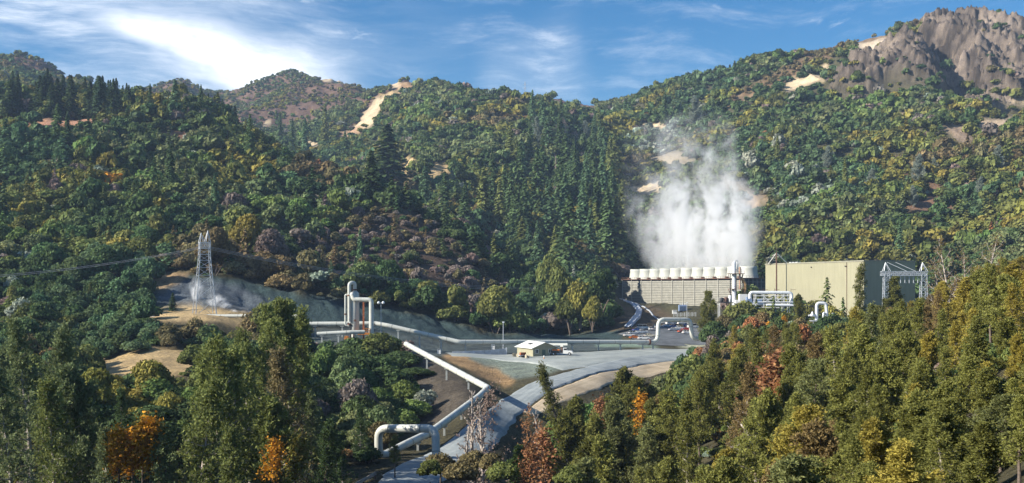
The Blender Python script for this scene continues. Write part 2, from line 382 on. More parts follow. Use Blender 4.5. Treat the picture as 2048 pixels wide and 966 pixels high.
ROAD = [(X(p, d), d) for p, d in ((735, 150), (806, 175), (872, 200), (955, 235), (1030, 262), (1120, 296), (1235, 332), (1330, 356), (1420, 378), (1560, 400))]
LOT_SPINE = [(X(1350, 375), 375), (X(1330, 420), 420), (X(1335, 470), 470), (X(1350, 530), 530)]
YARD = [(X(930, 350), 352), (X(1010, 356), 358), (X(1100, 362), 364), (X(1190, 366), 366), (X(1290, 370), 370)]
flat = np.minimum(np.minimum(seg_dist(XX, YY, ROAD) / 9.0, seg_dist(XX, YY, LOT_SPINE) / 22.0), seg_dist(XX, YY, YARD) / 17.0)
TW0 = (X(1243, 700), 700.0); TW1 = (X(1513, 590), 590.0)
BL0 = (X(1531, 540), 540.0); BL1 = (X(1728, 470), 470.0)
flat = np.minimum(flat, seg_dist(XX, YY, [TW0, TW1]) / 16.0)
flat = np.minimum(flat, seg_dist(XX, YY, [(BL0[0] + 10, BL0[1]), (BL1[0] + 10, BL1[1])]) / 26.0)
rough = sstep(flat, 1.0, 2.6)
far_amp = np.interp(YY, [0, 150, 400, 460, 900, 2000, 5000], [0.6, 1.0, 1.2, 4.0, 14.5, 17.0, 17.0])
PY0 = HZ - H * F / YY
PXX = np.broadcast_to(PXG[:, None], XX.shape)
ROCK_POLY = [(1640, 178), (1690, 150), (1725, 122), (1775, 98), (1822, 66), (1862, 36), (1880, 10), (1990, 10), (2400, 10), (2400, 210), (2048, 200), (2010, 205), (1955, 218), (1905, 200), (1850, 178), (1790, 182), (1730, 190), (1680, 178)]
rockm = inpoly(PXX + 14 * fbm(XX / 30, YY / 30), PY0 + 14 * fbm(XX / 24 + 9, YY / 24), ROCK_POLY) & (YY > 1030)
rockf = blur(blur(rockm.astype(float), 3, 0), 2, 1)
gul = fbm(XX / 130, YY / 210, 4) + 0.75 * ridged(XX / 85 + 3 + YY / 400, YY / 210 + 8, 3) - 0.2
H2 = H + rough * far_amp * gul * (1 - 0.7 * rockf)
# crags: sharp ribs and ledges on the rocky peak
wrp = 22 * fbm(XX / 60, YY / 60, 3); rib = ridged((XX + wrp) / 58 + 0.012 * YY, (YY + wrp) / 110, 5); led = ridged(XX / 19 + 0.02 * YY, YY / 30, 4); crag = np.abs(fbm(XX / 9 + 7, YY / 11, 4, 0.62))
H2 += rockf * (26 * rib + 10.0 * led - 17.0 * crag + 3.6 * fbm(XX / 3.6, YY / 3.8, 3, .7))
# the big shaded chute running down the peak
chx = np.interp(YY, [1060, 1100, 1160, 1230, 1280], [X(1925, 1060), X(1915, 1100), X(1890, 1160), X(1850, 1230), X(1800, 1280)])
dd = XX - chx
H2 += rockf * (20 * np.exp(-((dd + 30) / 22) ** 2) - 30 * np.exp(-((dd - 4) / 16) ** 2)) * sstep(YY, 1060, 1110) * (1 - sstep(YY, 1190, 1260))
cutz = sstep(YY, 398, 420) * (1 - sstep(YY, 500, 540)) * (PXX > 320) * (PXX < 1240)
H2 += cutz * rough * (-1.3 * ridged(XX / 9 + YY / 25, YY / 30, 4) - 1.2 * fbm(XX / 20, YY / 16, 4))
H2 += rough * fbm(XX / 6, YY / 6, 3) * np.interp(YY, [0, 300, 450, 2000], [0.25, 0.3, 0.7, 1.2])
H = H2
def ground(x, y):
    """terrain height at world x,y (bilinear on the sheet)"""
    x = np.asarray(x, float); y = np.maximum(np.asarray(y, float), 3.0)
    px = x / y * F + CX
    i = np.clip(np.searchsorted(PXG, px) - 1, 0, len(PXG) - 2); j = np.clip(np.searchsorted(DG, y) - 1, 0, len(DG) - 2)
    a = np.clip((px - PXG[i]) / (PXG[i + 1] - PXG[i]), 0, 1); b = np.clip((y - DG[j]) / (DG[j + 1] - DG[j]), 0, 1)
    return (H[i, j] * (1 - a) + H[i + 1, j] * a) * (1 - b) + (H[i, j + 1] * (1 - a) + H[i + 1, j + 1] * a) * b
def G(x, y): return float(ground(x, y))

# ------------------------------------------------------------------ what covers the ground
PY = HZ - H * F / YY
wob = 9 * fbm(XX / 14 + 5, YY / 14, 4); wob2 = 7 * fbm(XX / 10, YY / 12 + 30, 4)
QX, QY = PXX + wob, PY + wob2
nz = fbm(XX / 9, YY / 9, 5); nzb = fbm(XX / 40, YY / 40, 4)
soil = np.stack([0.105 + 0 * nz, 0.082 + 0 * nz, 0.058 + 0 * nz], -1)
litter = np.array([0.055, 0.06, 0.032])
col = soil * (1 - 0.6) + litter * 0.6
col = np.where((YY > 440)[..., None], np.array([0.075, 0.072, 0.042]), col)
BARE = np.zeros(XX.shape)                     # where nothing woody grows
def paint(poly, c, d0, d1, strength=1.0, bare=1.0, soft=1):
    global col, BARE
    m = (inpoly(QX, QY, poly) & (YY >= d0) & (YY <= d1)).astype(float)
    m = blur(blur(m, soft, 0), soft, 1)
    s_ = (m * strength)[..., None]
    v = (1 + 0.22 * nz + 0.15 * nzb)[..., None]
    col = col * (1 - s_) + np.array(c) * v * s_
    BARE = np.maximum(BARE, m * bare)
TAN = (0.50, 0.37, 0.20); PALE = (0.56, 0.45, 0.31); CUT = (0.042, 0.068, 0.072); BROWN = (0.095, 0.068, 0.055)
# brown scrubby flank above the cut slope
paint([(640, 480), (740, 420), (830, 430), (900, 480), (980, 550), (1060, 600), (1080, 650), (950, 650), (850, 600), (700, 575), (560, 560), (560, 520)], BROWN, 415, 700, 0.9, 0.28, 2)
# cut slope: dark serpentine tone, deepened to carry the slope's shade in its colour
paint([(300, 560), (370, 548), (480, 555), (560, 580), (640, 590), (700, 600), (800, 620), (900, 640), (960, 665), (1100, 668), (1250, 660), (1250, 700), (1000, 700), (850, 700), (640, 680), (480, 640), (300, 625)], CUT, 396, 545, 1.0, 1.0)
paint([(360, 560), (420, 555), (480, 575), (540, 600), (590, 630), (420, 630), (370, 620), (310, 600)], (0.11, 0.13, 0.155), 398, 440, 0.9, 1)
paint([(305, 548), (330, 540), (380, 545), (365, 560), (320, 580), (300, 570)], (0.36, 0.25, 0.14), 400, 450, 0.9, 1)
# ground of the pads in front of the cut
paint([(600, 690), (640, 655), (780, 660), (930, 690), (1250, 682), (1250, 700), (1060, 712), (900, 715), (700, 700)], (0.09, 0.115, 0.12), 330, 430, 0.9, 0.9)
# dry grass
paint([(300, 640), (318, 616), (380, 612), (470, 616), (500, 632), (560, 640), (575, 672), (500, 668), (440, 640), (360, 640)], TAN, 335, 404, 1.0, 1.0)
paint([(160, 740), (200, 708), (300, 700), (400, 700), (412, 740), (320, 752), (210, 768)], TAN, 240, 315, 0.95, 1.0)
paint([(880, 706), (920, 704), (985, 722), (1036, 760), (1010, 775), (960, 752), (900, 726)], (0.38, 0.25, 0.13), 262, 345, 1.0, 1.0)
paint([(935, 712), (1040, 714), (1112, 728), (1118, 740), (1040, 765), (990, 735)], (0.21, 0.25, 0.215), 290, 345, 0.95, 1.0)
paint([(1190, 698), (1190, 686), (1290, 683), (1320, 692), (1310, 706)], (0.22, 0.30, 0.24), 385, 430, 0.9, 1.0)
paint([(1340, 684), (1370, 668), (1410, 672), (1420, 700), (1380, 700)], (0.40, 0.42, 0.33), 385, 440, 0.9, 1.0)
# bank below the pipe, brown
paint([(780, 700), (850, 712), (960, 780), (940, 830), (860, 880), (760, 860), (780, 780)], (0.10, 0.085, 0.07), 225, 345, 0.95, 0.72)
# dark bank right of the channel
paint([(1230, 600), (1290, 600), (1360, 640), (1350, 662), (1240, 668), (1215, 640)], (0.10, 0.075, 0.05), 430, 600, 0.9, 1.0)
paint([(1180, 630), (1225, 620), (1240, 650), (1230, 664), (1180, 660)], (0.30, 0.20, 0.11), 425, 480, 0.8, 0.8)
paint([(1036, 540), (1062, 540), (1092, 552), (1085, 562), (1040, 552)], (0.50, 0.36, 0.2), 470, 640, 0.95, 1)
# ridge-top roads and scars, far away
SCARS = []
for poly, c in (([(712, 262), (690, 272), (735, 215), (752, 196), (788, 186), (768, 205), (755, 232), (748, 250)], PALE),
                ([(640, 156), (735, 154), (775, 160), (835, 168), (835, 178), (800, 178), (770, 168), (700, 170), (640, 166)], PALE),
                ([(742, 188), (790, 180), (812, 178), (800, 190)], TAN), ([(800, 164), (826, 164), (826, 182), (800, 182)], (0.42, 0.27, 0.15)),
                ([(512, 256), (540, 240), (548, 246), (522, 264)], PALE), ([(606, 284), (640, 284), (640, 294), (612, 292)], PALE),
                ([(670, 272), (720, 252), (730, 262), (690, 276)], (0.40, 0.26, 0.17)),
                ([(800, 345), (812, 315), (840, 318), (830, 345), (812, 356)], TAN), ([(846, 346), (870, 325), (905, 328), (905, 346), (870, 354)], TAN),
                ([(1030, 194), (1092, 192), (1096, 199), (1030, 200)], PALE),
                ([(1270, 250), (1330, 246), (1330, 256), (1280, 262)], PALE), ([(1290, 310), (1360, 305), (1400, 320), (1340, 335)], (0.32, 0.27, 0.2)), ([(1255, 372), (1330, 362), (1330, 376), (1260, 390)], PALE),
                ([(1460, 202), (1480, 192), (1512, 190), (1490, 206)], PALE), ([(1560, 176), (1590, 152), (1640, 150), (1650, 160), (1600, 172), (1570, 186)], PALE),
                ([(1628, 138), (1650, 126), (1662, 138)], PALE), ([(1690, 100), (1730, 78), (1770, 68), (1790, 80), (1750, 100), (1710, 108)], (0.50, 0.42, 0.33)),
                ([(1790, 232), (1820, 228), (1822, 250), (1800, 246)], (0.42, 0.32, 0.25)), ([(1960, 240), (2048, 236), (2060, 250), (1990, 258), (1950, 270)], (0.42, 0.33, 0.25)),
                ([(1878, 254), (1920, 250), (1950, 280), (1930, 286)], (0.36, 0.27, 0.2)),
                ([(1425, 358), (1478, 364), (1530, 392), (1552, 400), (1535, 408), (1490, 388), (1450, 370)], (0.25, 0.19, 0.13)),
                ([(1480, 385), (1512, 392), (1525, 420), (1500, 425)], (0.36, 0.26, 0.18)),
                ([(1800, 415), (1860, 395), (1900, 400), (1890, 415), (1850, 425)], (0.34, 0.21, 0.14)), ([(1970, 205), (2060, 190), (2060, 204), (1990, 214)], PALE),
                ([(-200, 250), (-200, 236), (60, 238), (200, 236), (196, 246), (150, 256), (60, 256)], (0.42, 0.23, 0.15)),
                ([(300, 265), (330, 262), (375, 262), (372, 270), (330, 276)], (0.36, 0.2, 0.14)),
                ([(1210, 226), (1190, 215), (1150, 188), (1110, 190), (1092, 205), (1150, 215)], (0.20, 0.14, 0.12))):
    paint(poly, c, 560, 2700, 1.0, 1.0); SCARS.append(poly)
# brushy, brown-red slopes
paint([(1450, 205), (1600, 118), (1700, 72), (1860, 30), (1860, 50), (1720, 88), (1600, 150), (1460, 215)], (0.17, 0.115, 0.07), 1000, 1500, 0.9, 0.15)
paint([(990, 250), (1060, 225), (1090, 230), (1030, 256)], (0.19, 0.12, 0.06), 900, 1500, 0.9, 0.5)
paint([(1760, 330), (1850, 350), (1900, 380), (1920, 420), (1820, 420), (1780, 370)], (0.20, 0.12, 0.08), 600, 1000, 0.8, 0.35)
far_hill = (YY > 1550) & (PXX < 1000)
col = np.where(far_hill[..., None] & (BARE < 0.5)[..., None], np.array([0.13, 0.085, 0.065]) * (1 + 0.35 * nz[..., None] + .4 * np.clip(nzb, 0, 1)[..., None]), col)
# rock
slopeD = np.gradient(H, axis=1) / np.gradient(DG)[None, :]
rk = np.array([0.140, 0.115, 0.098]) * (1 + 0.5 * nz + 0.3 * nzb)[..., None]; vein = sstep(ridged(XX / 17 + YY / 60, YY / 34, 4), .35, .7); rk = rk * (1 - .6 * vein[..., None]) + .05 * sstep(nzb, .0, .5)[..., None] * np.array([1.1, .9, .75])
ledge = sstep(fbm(XX / 11 + 50, YY / 26 + H / 9, 4), 0.12, 0.4) * (slopeD < 0.95)
rk = rk * (1 - ledge[..., None]) + np.array([0.27, 0.215, 0.165]) * ledge[..., None]
col = col * (1 - rockf[..., None]) + rk * rockf[..., None]
BARE = np.maximum(BARE, rockf * np.interp(PY, [60, 130, 200], [0.985, 0.96, 0.80]))
col = np.clip(col, 0.02, 0.7)
BARE_LOOK = BARE
def bare_at(x, y):
    px = x / y * F + CX
    i = np.clip(np.round(np.interp(px, PXG, np.arange(len(PXG)))).astype(int), 0, len(PXG) - 1)
    j = np.clip(np.round(np.interp(y, DG, np.arange(len(DG)))).astype(int), 0, len(DG) - 1)
    return BARE_LOOK[i, j]

ni, nj = XX.shape
V = np.stack([XX, YY, H], -1).reshape(-1, 3)
ii, jj = np.meshgrid(np.arange(ni - 1), np.arange(nj - 1), indexing='ij')
base = ii * nj + jj
quads = np.stack([base, base + nj, base + nj + 1, base + 1], -1).reshape(-1, 4)

m_ground, nt, out = new_mat("ground")
b = nt.nodes.new('ShaderNodeBsdfPrincipled'); nt.links.new(b.outputs[0], out.inputs[0])
at = nt.nodes.new('ShaderNodeAttribute'); at.attribute_name = 'tint'
tcg = nt.nodes.new('ShaderNodeTexCoord')
g1 = noise_n(nt, tcg.outputs['Object'], 1.2, 8, 0.7)
g2 = noise_n(nt, tcg.outputs['Object'], 0.11, 8, 0.65)
cc = mix_n(nt, 1.0, at.outputs['Color'], mix_n(nt, smooth_n(nt, g1, 0.3, 0.7), (0.62, 0.6, 0.58), (1.3, 1.3, 1.28)), 'MULTIPLY')
cc = mix_n(nt, 1.0, cc, mix_n(nt, smooth_n(nt, g2, 0.3, 0.7), (0.75, 0.75, 0.78), (1.2, 1.18, 1.12)), 'MULTIPLY')
nt.links.new(cc, b.inputs['Base Color']); b.inputs['Roughness'].default_value = 0.95; b.inputs['Specular IOR Level'].default_value = 0.1
bp = nt.nodes.new('ShaderNodeBump'); bp.inputs['Strength'].default_value = 0.9; bp.inputs['Distance'].default_value = 1.6
nt.links.new(math_n(nt, 'ADD', math_n(nt, 'MULTIPLY', g1, 0.35), g2), bp.inputs['Height']); nt.links.new(bp.outputs[0], b.inputs['Normal'])
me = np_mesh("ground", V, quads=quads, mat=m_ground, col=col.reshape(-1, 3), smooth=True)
tag(link("ground", me), kind="structure")

def hit(px, py, d0=150, d1=3000):
    """first ground point seen at photo pixel (px,py) beyond distance d0"""
    ds = np.arange(d0, min(d1, 1200), 0.5)
    if d1 > 1200: ds = np.concatenate([ds, np.arange(1200, d1, 4.0)])
    z = ground((px - CX) / F * ds, ds)
    ok = np.nonzero(HZ - z * F / ds <= py)[0]
    k = ok[0] if len(ok) else len(ds) - 1
    return (float((px - CX) / F * ds[k]), float(ds[k]), float(z[k]))

# ------------------------------------------------------------------ roads, yards, lots
def interp_path(pts, n):
    pts = np.array(pts, float); s = np.concatenate([[0], np.cumsum(np.hypot(*np.diff(pts[:, :2], axis=0).T))])
    t = np.linspace(0, s[-1], n); return np.stack([np.interp(t, s, pts[:, k]) for k in range(pts.shape[1])], -1)
def sheet(name, A, B, nu, nv, mat, off, kind='structure'):
    a = interp_path(A, nu); b_ = interp_path(B, nu)
    t = np.linspace(0, 1, nv)[None, :, None]
    q = a[:, None, :2] * (1 - t) + b_[:, None, :2] * t
    e_ = 1.1 * fbm(q[..., 0] / 5 + 3, q[..., 1] / 5, 3) * (np.abs(t[..., 0] * 2 - 1) ** 4)
    q[..., 0] += e_; z = ground(q[..., 0], q[..., 1]) + off
    tv = np.broadcast_to(t[..., 0], e_.shape); wear = 1 - .16 * sum(np.exp(-((tv - c_ + .03 * fbm(q[..., 0] / 30, q[..., 1] / 30, 2)) / .035) ** 2) for c_ in (.2, .36, .6, .76)) + .12 * fbm(q[..., 0] / 8, q[..., 1] / 14, 4)
    z[:, 0] -= off + 0.25; z[:, -1] -= off + 0.25
    Vv = np.concatenate([q, z[..., None]], -1).reshape(-1, 3)
    i, j = np.meshgrid(np.arange(nu - 1), np.arange(nv - 1), indexing='ij'); k = i * nv + j
    Q = np.stack([k, k + nv, k + nv + 1, k + 1], -1).reshape(-1, 4)
    n = np.cross(Vv[Q[:, 1]] - Vv[Q[:, 0]], Vv[Q[:, 3]] - Vv[Q[:, 0]]).mean(0)
    if n[2] < 0: Q = Q[:, ::-1]
    o = link(name, np_mesh(name, Vv, quads=Q, mat=mat, smooth=True, col=np.repeat(wear.reshape(-1, 1), 3, 1)))
    return tag(o, kind=kind)
def hits(l, d0, d1=700): return [hit(px, py, d0, d1)[:2] for px, py in l]

def gravel_mat(name, c, c2, track=False):
    m, nt, out = new_mat(name)
    b = nt.nodes.new('ShaderNodeBsdfPrincipled'); nt.links.new(b.outputs[0], out.inputs[0])
    t = nt.nodes.new('ShaderNodeTexCoord')
    a1 = noise_n(nt, t.outputs['Object'], 0.16, 8, 0.7, 0.6); a2 = noise_n(nt, t.outputs['Object'], 2.2, 5, 0.7)
    col_ = mix_n(nt, smooth_n(nt, a1, 0.32, 0.68), c, c2)
    col_ = mix_n(nt, 1.0, col_, mix_n(nt, a2, (0.72, 0.72, 0.72), (1.25, 1.25, 1.25)), 'MULTIPLY')
    wr = nt.nodes.new('ShaderNodeAttribute'); wr.attribute_name = 'tint'; col_ = mix_n(nt, 1.0, col_, wr.outputs['Color'], 'MULTIPLY')
    nt.links.new(col_, b.inputs['Base Color']); b.inputs['Roughness'].default_value = 0.9; b.inputs['Specular IOR Level'].default_value = 0.15
    bp = nt.nodes.new('ShaderNodeBump'); bp.inputs['Strength'].default_value = 0.5; bp.inputs['Distance'].default_value = 0.3
    nt.links.new(a2, bp.inputs['Height']); nt.links.new(bp.outputs[0], b.inputs['Normal'])
    return m
m_road = gravel_mat("road_gravel", (0.24, 0.27, 0.28), (0.37, 0.40, 0.40))
m_yard = gravel_mat("yard_gravel", (0.30, 0.33, 0.32), (0.42, 0.44, 0.41))
m_lot = gravel_mat("lot_asphalt", (0.10, 0.11, 0.12), (0.17, 0.18, 0.19))
m_dirt = gravel_mat("pale_dirt", (0.42, 0.33, 0.22), (0.58, 0.47, 0.33))
m_track = gravel_mat("track_dirt", (0.15, 0.17, 0.18), (0.22, 0.25, 0.25))
RL = [(X(720, 150), 150), (X(752, 170), 170), (X(810, 186), 186), (X(885, 203), 203)] + hits([(948, 838), (1000, 800), (1050, 772), (1110, 752), (1175, 735), (1255, 716), (1330, 706), (1420, 697)], 215)
RR = [(X(815, 150), 150), (X(865, 168), 168), (X(935, 183), 183), (X(985, 203), 203)] + hits([(1032, 838), (1068, 806), (1105, 782), (1155, 762), (1215, 744), (1290, 730), (1350, 722), (1430, 712)], 215)
sheet("road", RL, RR, 180, 14, m_road, 0.30)
SA = hits([(1045, 826), (1075, 803), (1110, 781), (1158, 761), (1218, 743), (1292, 729), (1352, 721), (1400, 716)], 215)
SB = hits([(1062, 832), (1108, 818), (1150, 800), (1205, 780), (1255, 758), (1335, 746), (1368, 742), (1400, 738)], 215)
sheet("dirt_shoulder", SA, SB, 90, 12, m_dirt, 0.20)
YA = hits([(890, 706), (960, 706), (1030, 708), (1100, 706), (1180, 703), (1300, 696), (1420, 691)], 320, 420)
YB = hits([(905, 713), (985, 719), (1060, 727), (1125, 744), (1175, 736), (1300, 712), (1420, 702)], 280, 420)
sheet("gravel_yard", YA, YB, 110, 12, m_yard, 0.22)
LA = hits([(1245, 672), (1232, 668), (1262, 661), (1300, 654), (1325, 648)], 400, 560)
LB = hits([(1440, 690), (1440, 682), (1440, 672), (1440, 662), (1440, 652)], 380, 560)
sheet("parking_lot", LA, LB, 60, 24, m_lot, 0.16)
sheet("lot_entrance", hits([(1268, 690), (1262, 680), (1252, 673)], 378, 470), hits([(1380, 692), (1372, 682), (1362, 673)], 378, 470), 24, 14, m_lot, 0.12)

# ------------------------------------------------------------------ materials for built things
m_pipe = simple_mat("pipe_jacket", (0.54, 0.55, 0.50), 0.42, var=0.06, scale=0.5, dirt=(0.42, 0.42, 0.37), spec=0.5)
m_pipe2 = simple_mat("white_pipe_jacket", (0.72, 0.74, 0.76), 0.4, var=0.06, scale=0.7, dirt=(0.55, 0.56, 0.56), spec=0.5)
m_rust = simple_mat("rusty_steel", (0.33, 0.10, 0.035), 0.8, var=0.35, scale=2.0, dirt=(0.15, 0.06, 0.03))
m_flange = simple_mat("flange_rust", (0.16, 0.07, 0.045), 0.8, var=0.3)
m_galv = simple_mat("galvanised_steel", (0.55, 0.58, 0.62), 0.45, metal=0.3, var=0.12, dirt=(0.4, 0.42, 0.45))
m_post = simple_mat("support_steel", (0.42, 0.44, 0.42), 0.6, var=0.15)
m_conc = simple_mat("concrete", (0.42, 0.45, 0.50), 0.9, var=0.18, scale=0.8, dirt=(0.28, 0.29, 0.31), bump=0.2)
m_white = simple_mat("white_paint", (0.78, 0.78, 0.76), 0.45, var=0.05)
m_blue = simple_mat("blue_grey_paint", (0.22, 0.30, 0.45), 0.5, var=0.15)
m_dark = simple_mat("dark_steel", (0.05, 0.05, 0.055), 0.6, var=0.2)
m_brown = simple_mat("brown_steel", (0.13, 0.07, 0.05), 0.7, var=0.25)
m_fibre = simple_mat("stack_fibreglass", (0.45, 0.46, 0.42), 0.6, var=0.05, scale=0.3, dirt=(0.40, 0.40, 0.35))
m_slat = simple_mat("louvre_board", (0.42, 0.41, 0.36), 0.75, var=0.12, scale=0.4, dirt=(0.33, 0.32, 0.28))
m_louvre_in = simple_mat("louvre_dark", (0.06, 0.06, 0.06), 0.9, var=0.2)
m_orange = simple_mat("orange_paint", (0.55, 0.20, 0.03), 0.6, var=0.25, dirt=(0.3, 0.1, 0.03))
m_glass = simple_mat("dark_glass", (0.02, 0.025, 0.03), 0.1, var=0.05, spec=0.8)
m_rubber = simple_mat("tyre_rubber", (0.02, 0.02, 0.02), 0.9, var=0.1)
m_shedwall = simple_mat("shed_wall", (0.33, 0.31, 0.21), 0.8, var=0.08, dirt=(0.26, 0.24, 0.17))
m_shedroof = simple_mat("shed_roof", (0.74, 0.74, 0.68), 0.45, var=0.06)
m_lamp = simple_mat("lamp_glass", (0.75, 0.78, 0.8), 0.2, var=0.02)

def cladding(name, c, c2):
    m, nt, out = new_mat(name)
    b = nt.nodes.new('ShaderNodeBsdfPrincipled'); nt.links.new(b.outputs[0], out.inputs[0])
    t = nt.nodes.new('ShaderNodeTexCoord')
    w = nt.nodes.new('ShaderNodeTexWave'); w.bands_direction = 'X'; w.inputs['Scale'].default_value = 0.42; w.inputs['Distortion'].default_value = 0
    nt.links.new(t.outputs['Object'], w.inputs['Vector'])
    n1 = noise_n(nt, map_n(nt, t.outputs['Object'], scl=(0.5, 0.5, 0.06)), 1.6, 6, 0.6)
    n2 = noise_n(nt, t.outputs['Object'], 0.07, 3, 0.5)
    col_ = mix_n(nt, smooth_n(nt, n1, 0.3, 0.7), c, c2)
    col_ = mix_n(nt, 1.0, col_, mix_n(nt, n2, (0.88, 0.88, 0.9), (1.1, 1.1, 1.06)), 'MULTIPLY')
    col_ = mix_n(nt, 1.0, col_, mix_n(nt, smooth_n(nt, w.outputs['Fac'], 0.0, 0.3), (0.86, 0.86, 0.86), (1, 1, 1)), 'MULTIPLY')
    nt.links.new(col_, b.inputs['Base Color']); b.inputs['Roughness'].default_value = 0.55; b.inputs['Specular IOR Level'].default_value = 0.35
    return m
m_clad = cladding("building_cladding", (0.315, 0.30, 0.205), (0.36, 0.34, 0.235))

# ------------------------------------------------------------------ power station building
bd = Vector((BL1[0] - BL0[0], BL1[1] - BL0[1], 0)); BLEN = bd.length; brz = math.atan2(bd.y, bd.x)
BTOP = Z(521, 470); BBOT = -24.0; BW = 27.0
bl = thing("power_station", "long olive-tan metal-clad turbine building with flat roof beyond the pines", "building", (BL0[0], BL0[1], BBOT), brz)
hgt = BTOP - BBOT
def local_box(b, x0, x1, y0, y1, z0, z1, mi=0): b.box(((x0 + x1) / 2, (y0 + y1) / 2, (z0 + z1) / 2), (x1 - x0, y1 - y0, z1 - z0), 0, mi)
b = MB(); local_box(b, 0, BLEN, 0.0, BW, 0, hgt - 0.35); b.build("wall", m_clad, bl)
b = MB(); local_box(b, -0.25, BLEN + 0.25, -0.25, BW + 0.25, hgt - 0.345, hgt + 0.15); b.build("roof", simple_mat("roof_trim", (0.30, 0.29, 0.22), 0.6), bl)
b = MB(); b.tube([(BLEN - 11.5, -0.16, 0), (BLEN - 11.5, -0.16, hgt - 0.6)], 0.11, 6); b.build("downpipe", m_brown, bl)
for lx in (BLEN - 12.2, BLEN - 37):
    b = MB(); b.box((lx, -0.3, hgt - 2.2), (0.5, 0.6, 0.4)); b.build("wall_lamp", m_dark, bl)
b = MB()
for k in range(3): local_box(b, 4 + k * 2.6, 6 + k * 2.6, BW * 0.4, BW * 0.4 + 2, hgt + 0.15, hgt + 0.9)
b.build("roof_vent", m_galv, bl)

# mast with white stays beside the building
mp = P(1553, 582, 522); mz = G(mp[0], mp[1])
t = thing("lightning_mast", "tall brown pole rising above the flat roof, steadied by two white stays", "mast", (mp[0], mp[1], mz))
b = MB(); b.tube([(0, 0, 0), (0, 0, Z(505, 522) - mz)], [0.42, 0.3], 8); b.tube([(0, 0, Z(505, 522) - mz), (0, 0, Z(489, 522) - mz)], [0.1, 0.04], 6)
b.build("pole", m_brown, t)
for (qx, qy, qd) in ((1537, 527.5, 536), (1574, 526, 524)):
    q = P(qx, qy, qd); b = MB(); b.beam((0, 0, Z(506, 522) - mz), (q[0] - mp[0], q[1] - mp[1], q[2] - mz), 0.28); b.build("stay", m_white, t)

# ------------------------------------------------------------------ cooling tower
TW0 = Vector((X(1244, 700), 700.0, 0)); TW1 = Vector((X(1486, 590), 590.0, 0))
tdv = TW1 - TW0; TL = tdv.length; trz = math.atan2(tdv.y, tdv.x)
TZ = 5.3; TB = -15.0; TDP = 15.0; NCELL = 11; CS = TL / NCELL
ct = thing("cooling_tower", "long louvred cooling tower with a row of pale fan stacks under the steam", "cooling tower", (TW0.x, TW0.y, TB), trz)
th = TZ - TB
b = MB(); local_box(b, 0, TL, 0.9, TDP, 0, th - 0.5); b.build("casing", m_louvre_in, ct)
b = MB()
nrow = 19
for k in range(nrow):
    z = 0.8 + k * (th - 1.6) / nrow
    M = Matrix.Translation((TL / 2, 0.42, z)) @ Matrix.Rotation(R(24), 4, 'X')
    b.box((0, 0, 0), (TL, 0.12, 0.80), 0, 0, M)
b.build("louvre_slats", m_slat, ct)
for k in range(NCELL + 1):
    x = k * CS; b = MB(); b.box((min(max(x, 0.2), TL - 0.2), 0.14, th / 2 - 0.3), (0.35, 0.35, th - 0.6)); b.build("post", m_slat, ct)
b = MB()
for r_ in range(6):
    b.box((TL + 0.12, TDP / 2 + 0.5, 1.5 + r_ * 3.3), (0.22, TDP, 0.35))
for r_ in range(6):
    b.box((TL + 0.15, 0.9 + r_ * (TDP - 1) / 5, th / 2), (0.3, 0.3, th - 1))
b.build("end_frame", simple_mat("end_steel", (0.22, 0.21, 0.2), 0.7), ct)
b = MB(); local_box(b, -0.4, TL + 0.6, -0.5, TDP + 0.3, th - 0.495, th - 0.1); b.build("deck", m_brown, ct)
b = MB()
for k in range(int(TL / 2.2) + 1):
    b.beam((k * 2.2, -0.4, th - 0.1), (k * 2.2, -0.4, th + 1.0), 0.09)
for zz in (0.5, 1.0): b.beam((0, -0.4, th + zz), (TL, -0.4, th + zz), 0.08)
for yy in np.linspace(-0.4, TDP, 8): b.beam((TL + 0.5, yy, th - 0.1), (TL + 0.5, yy, th + 1.0), 0.09)
b.beam((TL + 0.5, -0.4, th + 1), (TL + 0.5, TDP, th + 1), 0.08)
b.build("railing", m_brown, ct)
prof = [(5.45, 0), (5.15, 1.2), (4.8, 3.2), (4.62, 5.0), (4.7, 6.3), (4.62, 6.3), (4.5, 5.0), (4.7, 3.2), (5.0, 0.6), (0.3, 0.5)]
st0 = None
for k in range(NCELL):
    c = ((k + 0.5) * CS, TDP / 2 + 0.6, th - 0.098)
    if st0 is None:
        b = MB(); b.lathe((0, 0, 0), prof, 36); o = b.build("fan_stack", m_fibre, ct, c); st0 = o
        b = MB(); b.box((0, -6.4, 0.45), (1.5, 1.2, 0.9)); b.tube([(0, -6.0, 0.6), (0, -5.0, 0.6)], 0.15, 6); mo = b.build("motor", m_brown, o)
    else:
        o = st0.copy(); sc.collection.objects.link(o); o.parent = ct; o.location = c
        m2 = mo.copy(); sc.collection.objects.link(m2); m2.parent = o
# ------------------------------------------------------------------ condenser tower, pipe rack and other plant gear
D0 = 480.0
def W(px, py, D): return Vector(P(px, py, D))
g0 = W(1480, 640, D0); gz = G(g0.x, g0.y) - 0.3
t = thing("gas_ejector_tower", "blue-white process tower with platforms and a rusty curved duct before the cooling tower", "process tower", (g0.x, g0.y, gz))
def L(px, py, D=D0): return W(px, py, D) - Vector((g0.x, g0.y, gz))
a_ = L(1468, 523); b_ = L(1468, 640); b = MB()
b.tube([(a_.x, 0, 0), (a_.x, 0, a_.z - 0.8), (a_.x, 0, a_.z - 0.2), (a_.x, 0, a_.z)], [0.85, 0.85, 0.6, 0.05], 14); b.build("vessel", m_pipe2, t)
b = MB(); q = [L(1470, 530), L(1470, 521), L(1475, 521), L(1476, 530), L(1474, 545)]; b.tube(bent(q, 0.6), 0.22, 8)
q = [L(1472, 540), L(1477, 536), L(1483, 538), L(1483, 548)]; b.tube(bent(q, 0.5), 0.15, 6); b.build("vent_pipe", m_galv, t)
